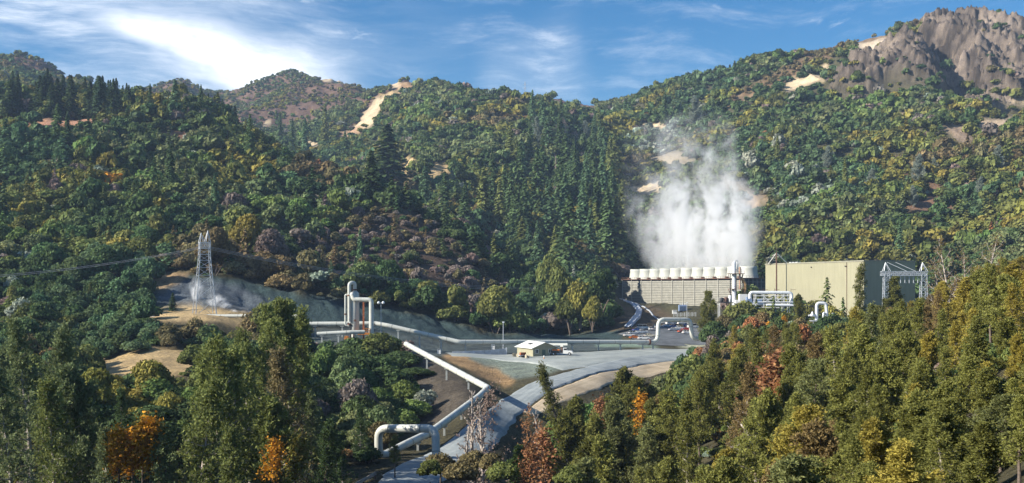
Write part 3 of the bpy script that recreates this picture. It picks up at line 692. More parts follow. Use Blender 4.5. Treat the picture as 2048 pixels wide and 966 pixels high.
b = MB(); q1 = L(1479, 534); q2 = L(1479, 578); b.tube([(q1.x, -0.8, q1.z), (q2.x, -0.8, q2.z)], 0.42, 10); b.build("exhaust_stack", simple_mat("faded_rust", (0.42, 0.27, 0.2), 0.8, var=0.3, dirt=(0.3, 0.12, 0.06)), t)
for (x0, x1, y) in ((1456, 1487, 547.5), (1457, 1487, 578)):
    p0, p1 = L(x0, y), L(x1, y); b = MB()
    b.box(((p0.x + p1.x) / 2, -0.4, p0.z), (p1.x - p0.x, 4.2, 0.3))
    for xx in np.linspace(p0.x, p1.x, 6): b.beam((xx, -2.4, p0.z), (xx, -2.4, p0.z + 1.1), 0.07)
    b.beam((p0.x, -2.4, p0.z + 1.1), (p1.x, -2.4, p0.z + 1.1), 0.07)
    b.beam((p0.x + 0.6, 0, p0.z - 1.8), (p0.x, 0, p0.z), 0.2); b.beam((p1.x - 0.6, 0, p0.z - 1.8), (p1.x, 0, p0.z), 0.2)
    b.build("platform", m_brown, t)
b = MB(); b.tube(bent([L(1481, 557), L(1486, 559), L(1490, 568), L(1490.5, 590)], 2.0), 0.72, 12); b.build("duct", simple_mat("duct_rust", (0.42, 0.24, 0.10), 0.7, var=0.35, scale=1.2, dirt=(0.55, 0.45, 0.33)), t)
b = MB()
for xx in (1462, 1474, 1486):
    p0, p1 = L(xx, 548), L(xx, 640); b.beam((p0.x, 1.6, p0.z), (p0.x, 1.6, 0), 0.28)
for yy in (560, 590, 610):
    p0, p1 = L(1462, yy), L(1486, yy); b.beam((p0.x, 1.6, p0.z), (p1.x, 1.6, p0.z), 0.2)
b.build("frame", m_dark, t)
b = MB(); p0, p1 = L(1475, 588), L(1491, 612); b.box(((p0.x + p1.x) / 2, -3.2, p1.z / 2 + p0.z / 2), (p1.x - p0.x, 3, p0.z - p1.z)); b.box((p0.x - 0.9, -3.0, p1.z + 1), (1.4, 2.4, 3.4)); b.build("pump_house", m_white, t)

t = thing("control_skid", "low blue-grey equipment skid at the foot of the process tower", "equipment", tuple(W(1509, 605, 462)))
b = MB(); b.box((0, 0, 0), (7.4, 3, 0.7)); b.box((-2.4, 0, 1.3), (2.2, 2.2, 1.9)); b.box((1.2, 0, 0.9), (3.6, 1.6, 1.0)); b.build("body", m_blue, t)
for xx in (-3.3, 0, 3.3):
    for yy in (-1.2, 1.2): b = MB(); b.beam((xx, yy, -0.35), (xx, yy, -4.5), 0.25); b.build("leg", m_dark, t)
for i_, (px_, py_, rr, hh_, mm, lab) in enumerate(((1443, 600, 0.9, 2.0, m_dark, "dark squat drum tank at the outer end of the pump platform"), (1452, 600, 0.8, 2.4, m_brown, "brown drum tank on the pump platform beside the process tower"), (1460, 598, 0.7, 3.0, m_white, "white upright drum tank touching the process tower platform"))):
    p_ = W(px_, py_, 470); b = MB(); b.lathe((0, 0, -hh_ / 2 - 0.2), [(0.01, 0), (rr, 0), (rr, hh_), (rr * 0.6, hh_ + 0.25), (0.01, hh_ + 0.3)], 14)
    tag(b.build("drum_tank", mm, None, tuple(p_)), lab, "tank", "drum tanks beside the process tower")
t = thing("pump_platform", "low steel platform on thin posts carrying three drum tanks", "platform", tuple(W(1451, 604.5, 470)))
b = MB(); b.box((0, 0, 0), (6.2, 4, 0.3)); b.build("deck", m_dark, t)
for xx in (-2.8, 2.8):
    for yy in (-1.7, 1.7):
        b = MB(); b.beam((xx, yy, -0.15), (xx, yy, -6.5), 0.25); b.build("leg", m_white, t)

D1 = 452.0; g1_ = W(1542, 612, D1)
t = thing("pipe_rack", "white pipe rack with a fat overhead pipe in front of the turbine building", "pipe rack", tuple(g1_))
def L1(px, py, dy=0.0): v = W(px, py, D1) - g1_; v.y += dy; return v
b = MB(); b.tube(bent([L1(1500, 597), L1(1500, 585), L1(1584, 585.5), L1(1582, 610)], 1.6), 0.68, 14); b.build("main_pipe", m_pipe2, t)
b = MB(); b.tube(bent([L1(1496, 609, 1.5), L1(1586, 609, 1.5)], 1), 0.36, 10); b.tube([L1(1512, 604, -1.8), L1(1584, 604, -1.8)], 0.22, 8)
b.tube([L1(1530, 610, -2.6), L1(1590, 611, -2.6)], 0.5, 10); b.build("lower_pipe", m_pipe2, t)
b = MB()
for xx in (1510, 1526, 1549, 1566, 1577):
    for dy in (-1.6, 1.6):
        b.beam(L1(xx, 588, dy), L1(xx, 640, dy), 0.26)
for yy in (591.5, 598, 604):
    for dy in (-1.6, 1.6): b.beam(L1(1508, yy, dy), L1(1580, yy, dy), 0.28)
for x0, x1 in ((1526, 1549), (1549, 1566)):
    b.beam(L1(x0, 604, -1.65), L1(x1, 592, -1.65), 0.2); b.beam(L1(x0, 592, -1.62), L1((x0 + x1) / 2, 604, -1.62), 0.2)
b.build("frame", m_white, t)
for xx in (1526, 1549, 1582):
    b = MB(); b.beam(L1(xx, 585), L1(xx, 577), 0.12); b.beam(L1(xx, 579.5), L1(xx + 10, 579.5), 0.14); b.build("valve_spindle", m_brown, t)
p_ = W(1532, 617, 436)
t = thing("canopy", "flat white sheet roof on thin posts below the pipe rack", "canopy", tuple(p_))
b = MB(); M = Matrix.Rotation(R(-10), 4, 'X'); b.box((0, 0, 0), (9.6, 4.4, 0.25), 0, 0, M); b.build("roof", m_white, t)
for xx in (-4.2, 4.2):
    b = MB(); b.beam((xx, 0, -0.2), (xx, 0, -5), 0.16); b.build("post", m_galv, t)

D2 = 428.0; g2_ = W(1645, 641, D2)
t = thing("valve_station", "white looping pipe and valves on a small platform by the turbine building wall", "pipework", tuple(g2_))
def L2(px, py, dy=0.0): v = W(px, py, D2) - g2_; v.y += dy; return v
b = MB(); b.tube(bent([L2(1633, 640), L2(1633.5, 606), L2(1652, 606.5), L2(1654, 635), L2(1672, 636)], 1.3), 0.62, 14); b.build("loop_pipe", m_pipe2, t)
b = MB(); b.tube(bent([L2(1645, 639, -1), L2(1645.5, 626, -1), L2(1650, 626, 0)], 0.5), 0.42, 10); b.build("branch_pipe", m_pipe2, t)
b = MB(); b.lathe(tuple(L2(1624, 633, -0.5)), [(0.01, 0), (0.7, 0.1), (0.8, 0.7), (0.5, 1.2), (0.2, 1.9), (0.01, 2)], 12)
b.tube([L2(1617, 631), L2(1633, 631)], 0.35, 10); b.build('valve', m_pipe2, t); b = MB(); b.lathe(tuple(L2(1665, 633, -0.5)), [(0.01, 0), (0.5, 0.1), (0.6, 0.7), (0.3, 1.4), (0.01, 1.5)], 12); b.build("valve", m_pipe2, t)
b = MB(); b.box((0, -1, -0.1), (9.5, 4.5, 0.25)); 
for xx in (-4.4, -2, 0.5, 3, 4.4): b.beam((xx, -3, 0), (xx, -3, -4), 0.18)
b.beam((-4.6, -3.2, 0.4), (4.6, -3.2, 0.4), 0.08); b.build("platform", m_galv, t)
# dark stair/retaining ramp beside the building
p_ = W(1607, 612, 445)
t = thing("access_stair", "dark steel stair and landing against the turbine building wall", "stair", tuple(p_))
b = MB(); b.box((0, 0, 0), (7.5, 2, 0.3)); 
for k in range(9): b.box((4 + k * 0.65, 0, -0.3 - k * 0.62), (0.7, 1.8, 0.12))
b.beam((3.6, -0.95, 0), (9.6, -0.95, -5.6), 0.2); b.beam((3.6, 0.95, 0), (9.6, 0.95, -5.6), 0.2); b.build("flight", m_dark, t)
b = MB()
for xx in (-3.6, -1.5, 1, 3.4): b.beam((xx, -0.95, 0), (xx, -0.95, 1.1), 0.09); b.beam((xx, 0.9, -0.1), (xx, 0.9, -6), 0.2)
b.beam((-3.6, -0.95, 1.1), (3.6, -0.95, 1.1), 0.08); b.beam((3.6, -0.95, 1.1), (9.6, -0.95, -4.5), 0.08); b.build("railing", m_dark, t)

# ------------------------------------------------------------------ lattice gantry of the switchyard
def lattice(b, a, c, w0, w1, nseg, th=0.12, dth=0.08):
    """square lattice column/beam from a to c, side w0 -> w1"""
    a = Vector(a); c = Vector(c); d = (c - a).normalized()
    up = Vector((0, 1, 0)); u = d.cross(up).normalized(); v = u.cross(d).normalized()
    def cor(t, k):
        w = (w0 + (w1 - w0) * t) / 2; s1, s2 = ((-1, -1), (1, -1), (1, 1), (-1, 1))[k]
        return a.lerp(c, t) + u * w * s1 + v * w * s2
    for k in range(4):
        b.beam(cor(0, k), cor(1, k), th)
        for i in range(nseg):
            t0, t1 = i / nseg, (i + 1) / nseg; k2 = (k + 1) % 4
            if i % 2: b.beam(cor(t0, k), cor(t1, k2), dth)
            else: b.beam(cor(t0, k2), cor(t1, k), dth)
            b.beam(cor(t0, k), cor(t0, k2), dth)
D3 = 440.0; g3 = W(1808, 640, D3); gz3 = G(g3.x, g3.y) - 1
t = thing("switchyard_gantry", "white lattice portal gantry in front of the shaded end wall", "gantry", (g3.x, g3.y, gz3))
def L3(px, py, dy=0.0): v = W(px, py, D3) - Vector((g3.x, g3.y, gz3)); v.y += dy; return v
for xx in (1773, 1847):
    b = MB(); top = L3(xx, 549); bot = Vector((top.x, 0, 0)); lattice(b, bot, top, 3.0, 2.0, 13, 0.22, 0.14)
    pk = L3(xx - 2, 525)
    for sx, sy in ((-1.3, -1), (1.3, -1), (-1.3, 1), (1.3, 1)): b.beam(top + Vector((sx, sy, 1.4)), pk, 0.16)
    b.build("column", m_galv, t)
b = MB(); lattice(b, L3(1762, 547), L3(1855, 547), 1.6, 1.6, 24, 0.24, 0.14); b.build("crossbeam", m_galv, t)
for k in range(7):
    xx = 1784 + k * 8.6; b = MB(); b.tube([L3(xx, 551), L3(xx, 566)], 0.14, 6); b.beam(L3(xx, 566), L3(xx + 4, 566), 0.12) if k % 2 else None
    b.build("insulator", m_galv, t)
for k, (x0, x1) in enumerate(((1808, 1815), (1826, 1833))):
    b = MB(); b.beam(L3(x1, 543), L3(x0, 522, 20), 0.10); b.build("stay", m_galv, t)

# ------------------------------------------------------------------ transmission pylon beside the fumaroles
D4 = 380.0; pc = W(409, 624, D4); pz = min(G(pc.x - 4, pc.y - 3), G(pc.x + 4, pc.y + 3)) - 0.5
t = thing("lattice_pylon", "tall galvanised lattice pylon with two peaks on the dry grass mound", "pylon", (pc.x, pc.y, pz), R(28))
topz = Z(497, D4) - pz; bz = Z(485, D4) - pz
def corner(z, k):
    f = z / topz; w = 3.6 + (1.75 - 3.6) * min(1, f * 1.15)
    s1, s2 = ((-1, -1), (1, -1), (1, 1), (-1, 1))[k]; return Vector((s1 * w, s2 * w * 0.8, z))
levels = [0, topz * .26, topz * .45, topz * .6, topz * .72, topz * .82, topz * .91, topz]
for k in range(4):
    b = MB()
    for z0, z1 in zip(levels[:-1], levels[1:]): b.beam(corner(z0, k), corner(z1, k), 0.22)
    b.build("leg", m_galv, t)
b = MB()
for z0, z1 in zip(levels[:-1], levels[1:]):
    for k in range(4):
        k2 = (k + 1) % 4
        b.beam(corner(z0, k), corner(z1, k2), 0.11); b.beam(corner(z1, k), corner(z1, k2), 0.09)
b.build("bracing", m_galv, t)
b = MB(); h_ = bz - topz
for k in range(4):
    k2 = (k + 1) % 4; c0, c1 = corner(topz, k), corner(topz, k2)
    d0, d1_ = c0 + Vector((0, 0, h_)), c1 + Vector((0, 0, h_))
    b.beam(c0, c1, .17); b.beam(d0, d1_, .17); b.beam(c0, d0, .17)
    for s_ in range(4):
        e0 = c0.lerp(c1, s_ / 4); e1 = d0.lerp(d1_, (s_ + 1) / 4); b.beam(e0, e1, .12); b.beam(c0.lerp(c1, (s_ + 1) / 4), d0.lerp(d1_, s_ / 4), .12)
b.build("cross_arm", m_galv, t)
for s_, zt in ((-1, Z(466, D4) - pz), (1, Z(461, D4) - pz)):
    b = MB(); pk = Vector((s_ * 1.15, 0, zt))
    for sx in (-.8, .8):
        for sy in (-1.3, 1.3):
            q0 = Vector((s_ * .95 + sx, sy, bz)); b.beam(q0, pk, 0.17); b.beam(q0.lerp(pk, .4), Vector((s_ * .95 - sx, sy, bz)).lerp(pk, .4), 0.08)
    b.build("peak", m_galv, t)
m_wire = simple_mat("cable", (0.32, 0.33, 0.36), 0.6)
def wire(a, c, sag, r=0.065):
    a = Vector(a); c = Vector(c); pts = []
    for i in range(33):
        s_ = i / 32; p_ = a.lerp(c, s_); p_.z -= sag * 4 * s_ * (1 - s_); pts.append(p_)
    b = MB(); b.tube(pts, r, 5); return b
for i, (dy0, dy1) in enumerate(((0, 0), (2.6, 3.0), (5.2, 6.5))):
    o = wire(P(422, 494 + dy0, D4 + i - 1), P(1238, 566 + dy1, 610 + i * 3), 7).build("power_cable", m_wire)
    tag(o, f"{('upper','middle','lower')[i]} of three slack cables running from the pylon to the cooling tower", "cable", "cables between the pylon and the plant")
for i, (dy0, dy1) in enumerate(((0, 0), (2.5, 3.5))):
    o = wire(P(396, 495 + dy0, D4 + i), P(-320, 562 + dy1, 330 + i * 3), 3).build("power_cable", m_wire)
    tag(o, f"{('upper','lower')[i]} of two cables sagging from the pylon over the oaks away from the plant", "cable", "cables west of the pylon")

# far pylon on the skyline
q = hit(1050, 194, 1200, 1700); b = MB(); q = (X(1050, 1440), 1440.0, G(X(1050, 1440), 1440)); hh_ = Z(163, 1440) - q[2]
for sx, sy in ((-1, -1), (1, -1), (1, 1), (-1, 1)): b.beam((sx * 2.2, sy * 2.2, -1), (sx * .3, sy * .3, hh_), 0.35)
for f_ in (.2, .4, .6, .8): w_ = 2.2 - 1.9 * f_; b.beam((-w_, -w_, hh_ * f_), (w_ * .8, -w_ * .8, hh_ * (f_ + .18)), 0.22); b.beam((w_, -w_, hh_ * f_), (-w_ * .8, -w_ * .8, hh_ * (f_ + .18)), 0.22)
for f_ in (.72, .86): b.beam((-3.2, 0, hh_ * f_), (3.2, 0, hh_ * f_), 0.3)
tag(b.build("skyline_pylon", m_galv, None, q), "tiny grey lattice pylon standing alone on the far skyline", "pylon")

# ------------------------------------------------------------------ steam separator
D5 = 343.0; s0 = W(709, 680, D5); sz = G(s0.x, s0.y) - 0.2
t = thing("steam_separator", "tall white cylindrical steam separator with a looped pipe over its top", "separator vessel", (s0.x, s0.y, sz))
def L5(px, py, dy=0.0): v = W(px, py, D5) - Vector((s0.x, s0.y, sz)); v.y += dy; return v
zt = L5(709, 582).z; zb = L5(709, 662).z
b = MB(); b.lathe((L5(709.5, 600).x, 0, 0), [(0.01, zb - .6), (0.9, zb - .3), (1.42, zb + .5), (1.42, zt - 1.3), (1.25, zt - .6), (0.8, zt - .15), (0.01, zt)], 26); b.build("vessel", m_pipe, t)
b = MB(); b.lathe((L5(708.5, 600).x, 0, 0), [(0.85, -0.5), (0.85, zb - .1)], 18); b.build("skirt", m_pipe, t)
b = MB(); q = [L5(700, 643, -1.2), L5(699.7, 566, -1.2), L5(709.8, 565, -0.2), L5(709.8, 584, 0)]; b.tube(bent(q, 1.0, 8), 0.56, 14); b.build("swan_neck", m_pipe, t)
b = MB(); b.tube(bent([L5(698, 590, -1.2), L5(692, 589, -1.2), L5(692, 650, -1.2), L5(699, 651.5, -1.2)], 0.8), 0.3, 10); b.build("drain_pipe", m_pipe, t)
for (fx, fy, rr) in ((699.7, 590.5, .68), (709.8, 579.5, .72), (699.7, 648, .5), (692, 628, .42)):
    b = MB(); p_ = L5(fx, fy, -1.2 if fx < 705 else -.05); b.tube([p_ - Vector((0, 0, .2)), p_ + Vector((0, 0, .2))], rr, 14); b.build("flange", m_flange, t)
b = MB(); p_ = L5(701, 648, -1.2); b.tube([p_ + Vector((-.8, 0, .3)), p_ + Vector((1.4, 0.3, -.9))], 0.3, 8); b.tube([p_ + Vector((.2, 0, -.5)), L5(701, 680, -1.2)], 0.2, 8); b.build("valve", m_dark, t)
b = MB(); p_ = L5(706, 589, -1.3); b.lathe((p_.x, p_.y, p_.z - 1.2), [(0.01, 0), (.75, .3), (.95, 1.1), (.7, 1.8), (.01, 2.1)], 16); b.build("inlet_nozzle", m_pipe, t)
b = MB(); q = [L5(706, 589, -1.4), L5(709, 599, -1.8), L5(744.5, 599.5, -2.2), L5(744.5, 672, -2.2)]; b.tube(bent(q, 1.0, 8), 0.73, 16); b.build("outlet_pipe", m_pipe, t)
b = MB(); b.beam(L5(729, 604, -2.2), L5(729, 680, -2.2), 0.52); b.build("column", m_rust, t)
b = MB(); b.box(tuple(L5(727, 667, -1.6)), (5.0, 3.2, .5)); b.box(tuple(L5(700, 677, -1.6)), (3.0, 1.6, .7)); b.box(tuple(L5(695, 674.5, -2)), (1.1, 1, 1)); b.build("base_frame", m_orange, t)
b = MB()
for xx in (731, 735, 739, 742): b.beam(L5(xx, 665, -3), L5(xx, 656, -3), 0.12)
for yy in (656, 660): b.beam(L5(731, yy, -3), L5(742, yy, -3), 0.12)
b.build("railing", m_orange, t)
b = MB(); p_ = L5(711.5, 640.5, -1.42); b.tube([p_, p_ + Vector((0, -.3, 0))], .38, 12); b.build("manhole", m_brown, t)

# ------------------------------------------------------------------ pipelines
m_band = simple_mat('jacket_band', (0.30, 0.30, 0.27), 0.5)
def pipeline(label, pts, r, sup, mat=m_pipe, rad=2.4, flanges=()):
    pts = [Vector(p) for p in pts]; o0 = pts[0].copy()
    t = thing("steam_pipeline", label, "pipeline", tuple(o0), 0, "white insulated steam pipelines")
    b = MB(); path = bent([p - o0 for p in pts], rad, 8); b.tube(path, r, 16); acc = 3.0
    for p0_, p1_ in zip(path[:-1], path[1:]):
        l_ = (p1_ - p0_).length; d_ = (p1_ - p0_).normalized()
        while acc < l_ - .2: b.tube([p0_ + d_ * acc, p0_ + d_ * (acc + .16)], r + .035, 14, mi=1); acc += 6.0
        acc = max(acc - l_, .3)
    b.build("pipe", [mat, m_band], t)
    for (i, s_) in sup:
        p_ = pts[i].lerp(pts[i + 1], s_); g_ = G(p_.x, p_.y); dz = g_ - p_.z
        if dz > -r: continue
        b = MB(); q = p_ - o0
        b.box((q.x, q.y, q.z - r - 0.08), (1.1, 1.1, 0.16)); b.box((q.x, q.y, q.z + (dz - r) / 2 - .3), (0.42, 0.42, -dz - r + .3))
        b.build("support", m_post, t)
    for (i, s_) in flanges:
        p_ = pts[i].lerp(pts[i + 1], s_) - o0; d_ = (pts[i + 1] - pts[i]).normalized() * .28
        b = MB(); b.tube([p_ - d_, p_ + d_], r + .22, 16); b.build("flange", m_flange, t)
    return t
pipeline("long white pipeline crossing the valley floor with a square loop beside the parking lot",
         [P(617, 648, 352), P(752, 647, 352), P(775, 651, 351), P(918, 684, 349), P(1315, 684, 378), P(1317, 639, 378.5), P(1381, 639, 383), P(1384, 677, 384), P(1480, 678, 392)],
         0.72, [(0, .1), (0, .5), (0, .9)] + [(2, s) for s in (.15, .45, .75)] + [(3, s) for s in (.03, .16, .29, .42, .55, .685, .80, .92, .975)] + [(7, .3)], flanges=[(3, .955)])
pipeline("distant white pipeline running past the pylon mound with a low square loop",
         [P(250, 636, 376), P(400, 632, 376), P(521, 632, 374), P(521.5, 618, 374), P(556, 618, 373), P(557, 632, 373), P(608, 632, 372)],
         0.58, [(0, .2), (0, .8), (1, .4), (1, .9), (5, .4)], rad=1.4)
pipeline("short white pipeline ending at the foot of the separator",
         [P(634, 668, 336), P(700, 664.5, 336), P(729, 664, 337)], 0.62, [(0, .15), (0, .65), (1, .4)])
pipeline("thick white pipeline descending beside the road and looping up over itself",
         [P(812, 688, 300), P(976, 776, 240), P(958, 793, 233), P(862, 864, 203), P(808, 890, 194), P(757, 916, 189), P(757, 857, 188), P(871, 857, 184), P(873, 935, 182), P(850, 1020, 158)],
         0.70, [(0, .3), (0, .55), (0, .8), (2, .15), (2, .4), (2, .75), (3, .5), (4, .9)], rad=2.0)

def light_pole(px, ytop, D, label, heads):
    x, y = X(px, D), D; g_ = G(x, y); h_ = Z(ytop, D) - g_
    t = thing("light_pole", label, "light pole", (x, y, g_))
    b = MB(); b.tube([(0, 0, -.3), (0, 0, h_)], [0.16, 0.10], 8); b.build("pole", m_galv, t)
    if heads == 2:
        b = MB(); b.beam((-.8, 0, h_), (.8, 0, h_), .12); b.build("crossarm", m_galv, t)
        for s_ in (-1, 1):
            b = MB(); b.lathe((s_ * .72, -.1, h_ - .35), [(0.01, 0), (.42, .15), (.5, .5), (.25, .85), (.01, .9)], 14); b.build("floodlight", m_lamp, t)
    else:
        b = MB(); b.box((0, -.1, h_ + .1), (.75, .5, .45)); b.build("floodlight", m_lamp, t)
light_pole(762, 606, 344, "grey light pole with two round floodlights beside the separator", 2)
light_pole(1006.5, 645, 372, "plain light pole with one small lamp behind the concrete wall", 1)
light_pole(1374, 606, 545, "slim lamp pole at the end of the parking lot beside the cooling tower", 1)

# ------------------------------------------------------------------ shed
D6 = 345.0; c0 = Vector((X(1066, D6 - 4), D6 - 4, 0)); c0.z = G(c0.x, c0.y) + 0.1
t = thing("shed", "small olive shed with a pale metal gable roof beside the gravel yard", "shed", tuple(c0), R(25))
Wd, Ln, wh, rh = 8.2, 11.5, 2.75, 4.35      # gable width along local x, length along local y
b = MB(); vs = [(0, 0, -1), (Wd, 0, -1), (Wd, 0, wh), (Wd / 2, 0, rh), (0, 0, wh)]; vs += [(x, Ln, z) for x, y, z in vs]
b.add(vs, [(0, 1, 2, 3, 4), (9, 8, 7, 6, 5), (0, 4, 9, 5), (1, 6, 7, 2), (0, 5, 6, 1), (4, 3, 8, 9), (3, 2, 7, 8)]); b.build("wall", m_shedwall, t)
b = MB()
for s_ in (-1, 1):
    x_e = Wd / 2 + s_ * (Wd / 2 + .7); ze = wh - .7 * (rh - wh) / (Wd / 2)
    v_ = [(Wd / 2, -.6, rh + .06), (x_e, -.6, ze + .06), (x_e, Ln + .6, ze + .06), (Wd / 2, Ln + .6, rh + .06)]; v_ += [(x, y, z + .12) for x, y, z in v_]
    b.add(v_, [(3, 2, 1, 0), (4, 5, 6, 7), (0, 1, 5, 4), (1, 2, 6, 5), (2, 3, 7, 6), (3, 0, 4, 7)])
rf = b.build("roof", m_shedroof, t)
b = MB(); sl = (rh - wh) / (Wd / 2)
v_ = [(1.6, 5.0, wh + 1.6 * sl + .20), (2.6, 5.0, wh + 2.6 * sl + .20), (2.6, 7.4, wh + 2.6 * sl + .20), (1.6, 7.4, wh + 1.6 * sl + .20)]; v_ += [(x, y, z + .06) for x, y, z in v_]
b.add(v_, [(3, 2, 1, 0), (4, 5, 6, 7), (0, 1, 5, 4), (1, 2, 6, 5), (2, 3, 7, 6), (3, 0, 4, 7)]); b.build("skylight", m_dark, rf)
for xx in (1.3, 6.0):
    b = MB(); b.box((xx, -.03, 1.7), (1.0, .06, 1.1)); w_ = b.build("window", m_glass, t)
    b = MB()
    for dx_, dz_, sx_, sz_ in ((0, .58, 1.2, .1), (0, -.58, 1.2, .1), (-.55, 0, .1, 1.2), (.55, 0, .1, 1.2), (0, 0, .06, 1.1)): b.box((xx + dx_, -.07, 1.7 + dz_), (sx_, .08, sz_))
    b.build("frame", m_white, w_)
b = MB(); b.box((3.7, -.03, 1.05), (1.2, .06, 2.1)); b.build("door", simple_mat("door_green", (0.10, 0.14, 0.11), 0.6), t)

# ------------------------------------------------------------------ vehicles
PAINT = {}
def paint_mat(n, c):
    if n not in PAINT: PAINT[n] = simple_mat(n + "_car_paint", c, 0.25, var=0.03, spec=0.6)
    return PAINT[n]
COLS_CAR = {'white': (0.72, 0.72, 0.70), 'blue': (0.05, 0.11, 0.32), 'pale_blue': (0.35, 0.50, 0.62), 'red': (0.50, 0.05, 0.03), 'orange': (0.55, 0.16, 0.03), 'green': (0.04, 0.10, 0.07), 'silver': (0.50, 0.52, 0.54), 'cream': (0.68, 0.62, 0.48), 'rust': (0.42, 0.10, 0.05)}
def loft(b, secs, mi=0):
    """secs: list of (x, [(y,z)...]) closed sections"""
    n = len(secs[0][1]); vs = [(x, y, z) for x, pr in secs for y, z in pr]
    fs = [(i * n + j, (i + 1) * n + j, (i + 1) * n + (j + 1) % n, i * n + (j + 1) % n) for i in range(len(secs) - 1) for j in range(n)]
    fs += [tuple(range(n)), tuple(range((len(secs) - 1) * n, len(secs) * n))[::-1]]
    b.add(vs, fs, mi)
def carsec(w, z0, z1, r=0.12):
    return [(-w, z0), (-w, z1 - r), (-w + r, z1), (w - r, z1), (w, z1 - r), (w, z0)]
def make_vehicle(kind, colour, label, loc, rz, group):
    nm = {'sedan': 'parked_car', 'van': 'parked_van', 'pickup': 'pickup_truck', 'wagon': 'parked_car'}[kind]
    t = thing(nm, label, {'sedan': 'car', 'wagon': 'car', 'van': 'van', 'pickup': 'pickup truck'}[kind], loc, rz, group)
    key = (kind, colour)
    if key in VEH:
        for src in VEH[key].children:
            c = src.copy(); sc.collection.objects.link(c); c.parent = t
            for g_ in src.children: d_ = g_.copy(); sc.collection.objects.link(d_); d_.parent = c
        return t
    pm = paint_mat(colour, COLS_CAR[colour]); b = MB()
    if kind == 'sedan': lower = [(-2.3, .5, .62), (-2.25, .35, .82), (-1.3, .3, .92), (0.9, .3, .95), (1.9, .3, .85), (2.3, .38, .66)]; cab = [(-1.75, .9, .93, .78), (-1.15, .9, 1.38, .66), (.15, .9, 1.42, .66), (1.0, .9, .95, .78)]
    elif kind == 'wagon': lower = [(-2.2, .4, .95), (-2.15, .35, 1.0), (-1.3, .3, 1.0), (0.9, .3, 1.0), (1.9, .3, .9), (2.2, .38, .7)]; cab = [(-2.15, .95, 1.0, .8), (-1.95, .95, 1.5, .7), (.2, .95, 1.52, .7), (.95, .95, 1.0, .8)]
    elif kind == 'van': lower = [(-2.5, .4, 1.1), (-2.45, .35, 1.2), (1.5, .3, 1.2), (2.1, .3, 1.1), (2.5, .4, .95)]; cab = [(-2.45, 1.1, 1.2, .9), (-2.4, 1.1, 2.05, .82), (1.2, 1.1, 2.08, .82), (2.0, 1.1, 1.15, .88)]
    else: lower = [(-2.6, .5, 1.05), (-2.55, .4, 1.1), (-.4, .4, 1.1), (1.4, .4, 1.12), (2.4, .4, 1.08), (2.6, .45, .8)]; cab = [(-.55, 1.05, 1.1, .88), (-.5, 1.05, 1.75, .75), (.7, 1.05, 1.78, .75), (1.3, 1.05, 1.12, .86)]
    loft(b, [(x, carsec(.9, z0, z1)) for x, z0, z1 in lower]); 
    b.box((2.35 if kind == 'sedan' else 2.45, 0, .48), (.2, 1.7, .16)); b.box((-2.35 if kind != 'pickup' else -2.62, 0, .52), (.2, 1.7, .16))
    if kind == 'pickup':
        b.box((-1.6, 0, 1.105), (1.7, 1.5, .02), mi=1)
    roofz = cab[1][2]
    b.box(((cab[1][0] + cab[2][0]) / 2, 0, roofz + .01), (cab[2][0] - cab[1][0] + .1, cab[1][3] * 2 - .1, .07))
    b.build("body", [pm, m_dark], t)
    g = MB(); loft(g, [(x, [(-w, z0 - .02), (-w, z1 - .02), (w, z1 - .02), (w, z0 - .02)]) for x, z0, z1, w in cab]); wd = g.build("window", m_glass, t)
    for sx in ((cab[1][0]), (cab[1][0] + cab[2][0]) / 2, cab[2][0]):
        for sy in (-1, 1): pl = MB(); pl.beam((sx, sy * .9 * .86, cab[0][2]), (sx, sy * cab[1][3] * 1.01, roofz), .09); pl.build("pillar", pm, t)
    for sx in (-1.4, 1.45):
        for sy in (-.82, .82):
            wb = MB(); wb.tube([(0, -.11, 0), (0, .11, 0)], .34, 14); wh_ = wb.build("wheel", m_rubber, t, (sx, sy, .34))
            hb = MB(); s_ = 1 if sy > 0 else -1; hb.tube([(0, s_ * .10, 0), (0, s_ * .125, 0)], .19, 10); hb.build("hubcap", m_galv, wh_)
    for sy in (-.62, .62):
        hb = MB(); hb.box((lower[-1][0] - .02, sy, .66), (.1, .3, .16)); hb.build("headlight", m_lamp, t)
        hb = MB(); hb.box((lower[0][0] + .0, sy, .72), (.1, .28, .14)); hb.build("tail_light", paint_mat('red', COLS_CAR['red']), t)
    VEH[key] = t
    return t
VEH = {}
ga, gb = "cars parked in shade below the bank", "cars parked near the square pipe loop"
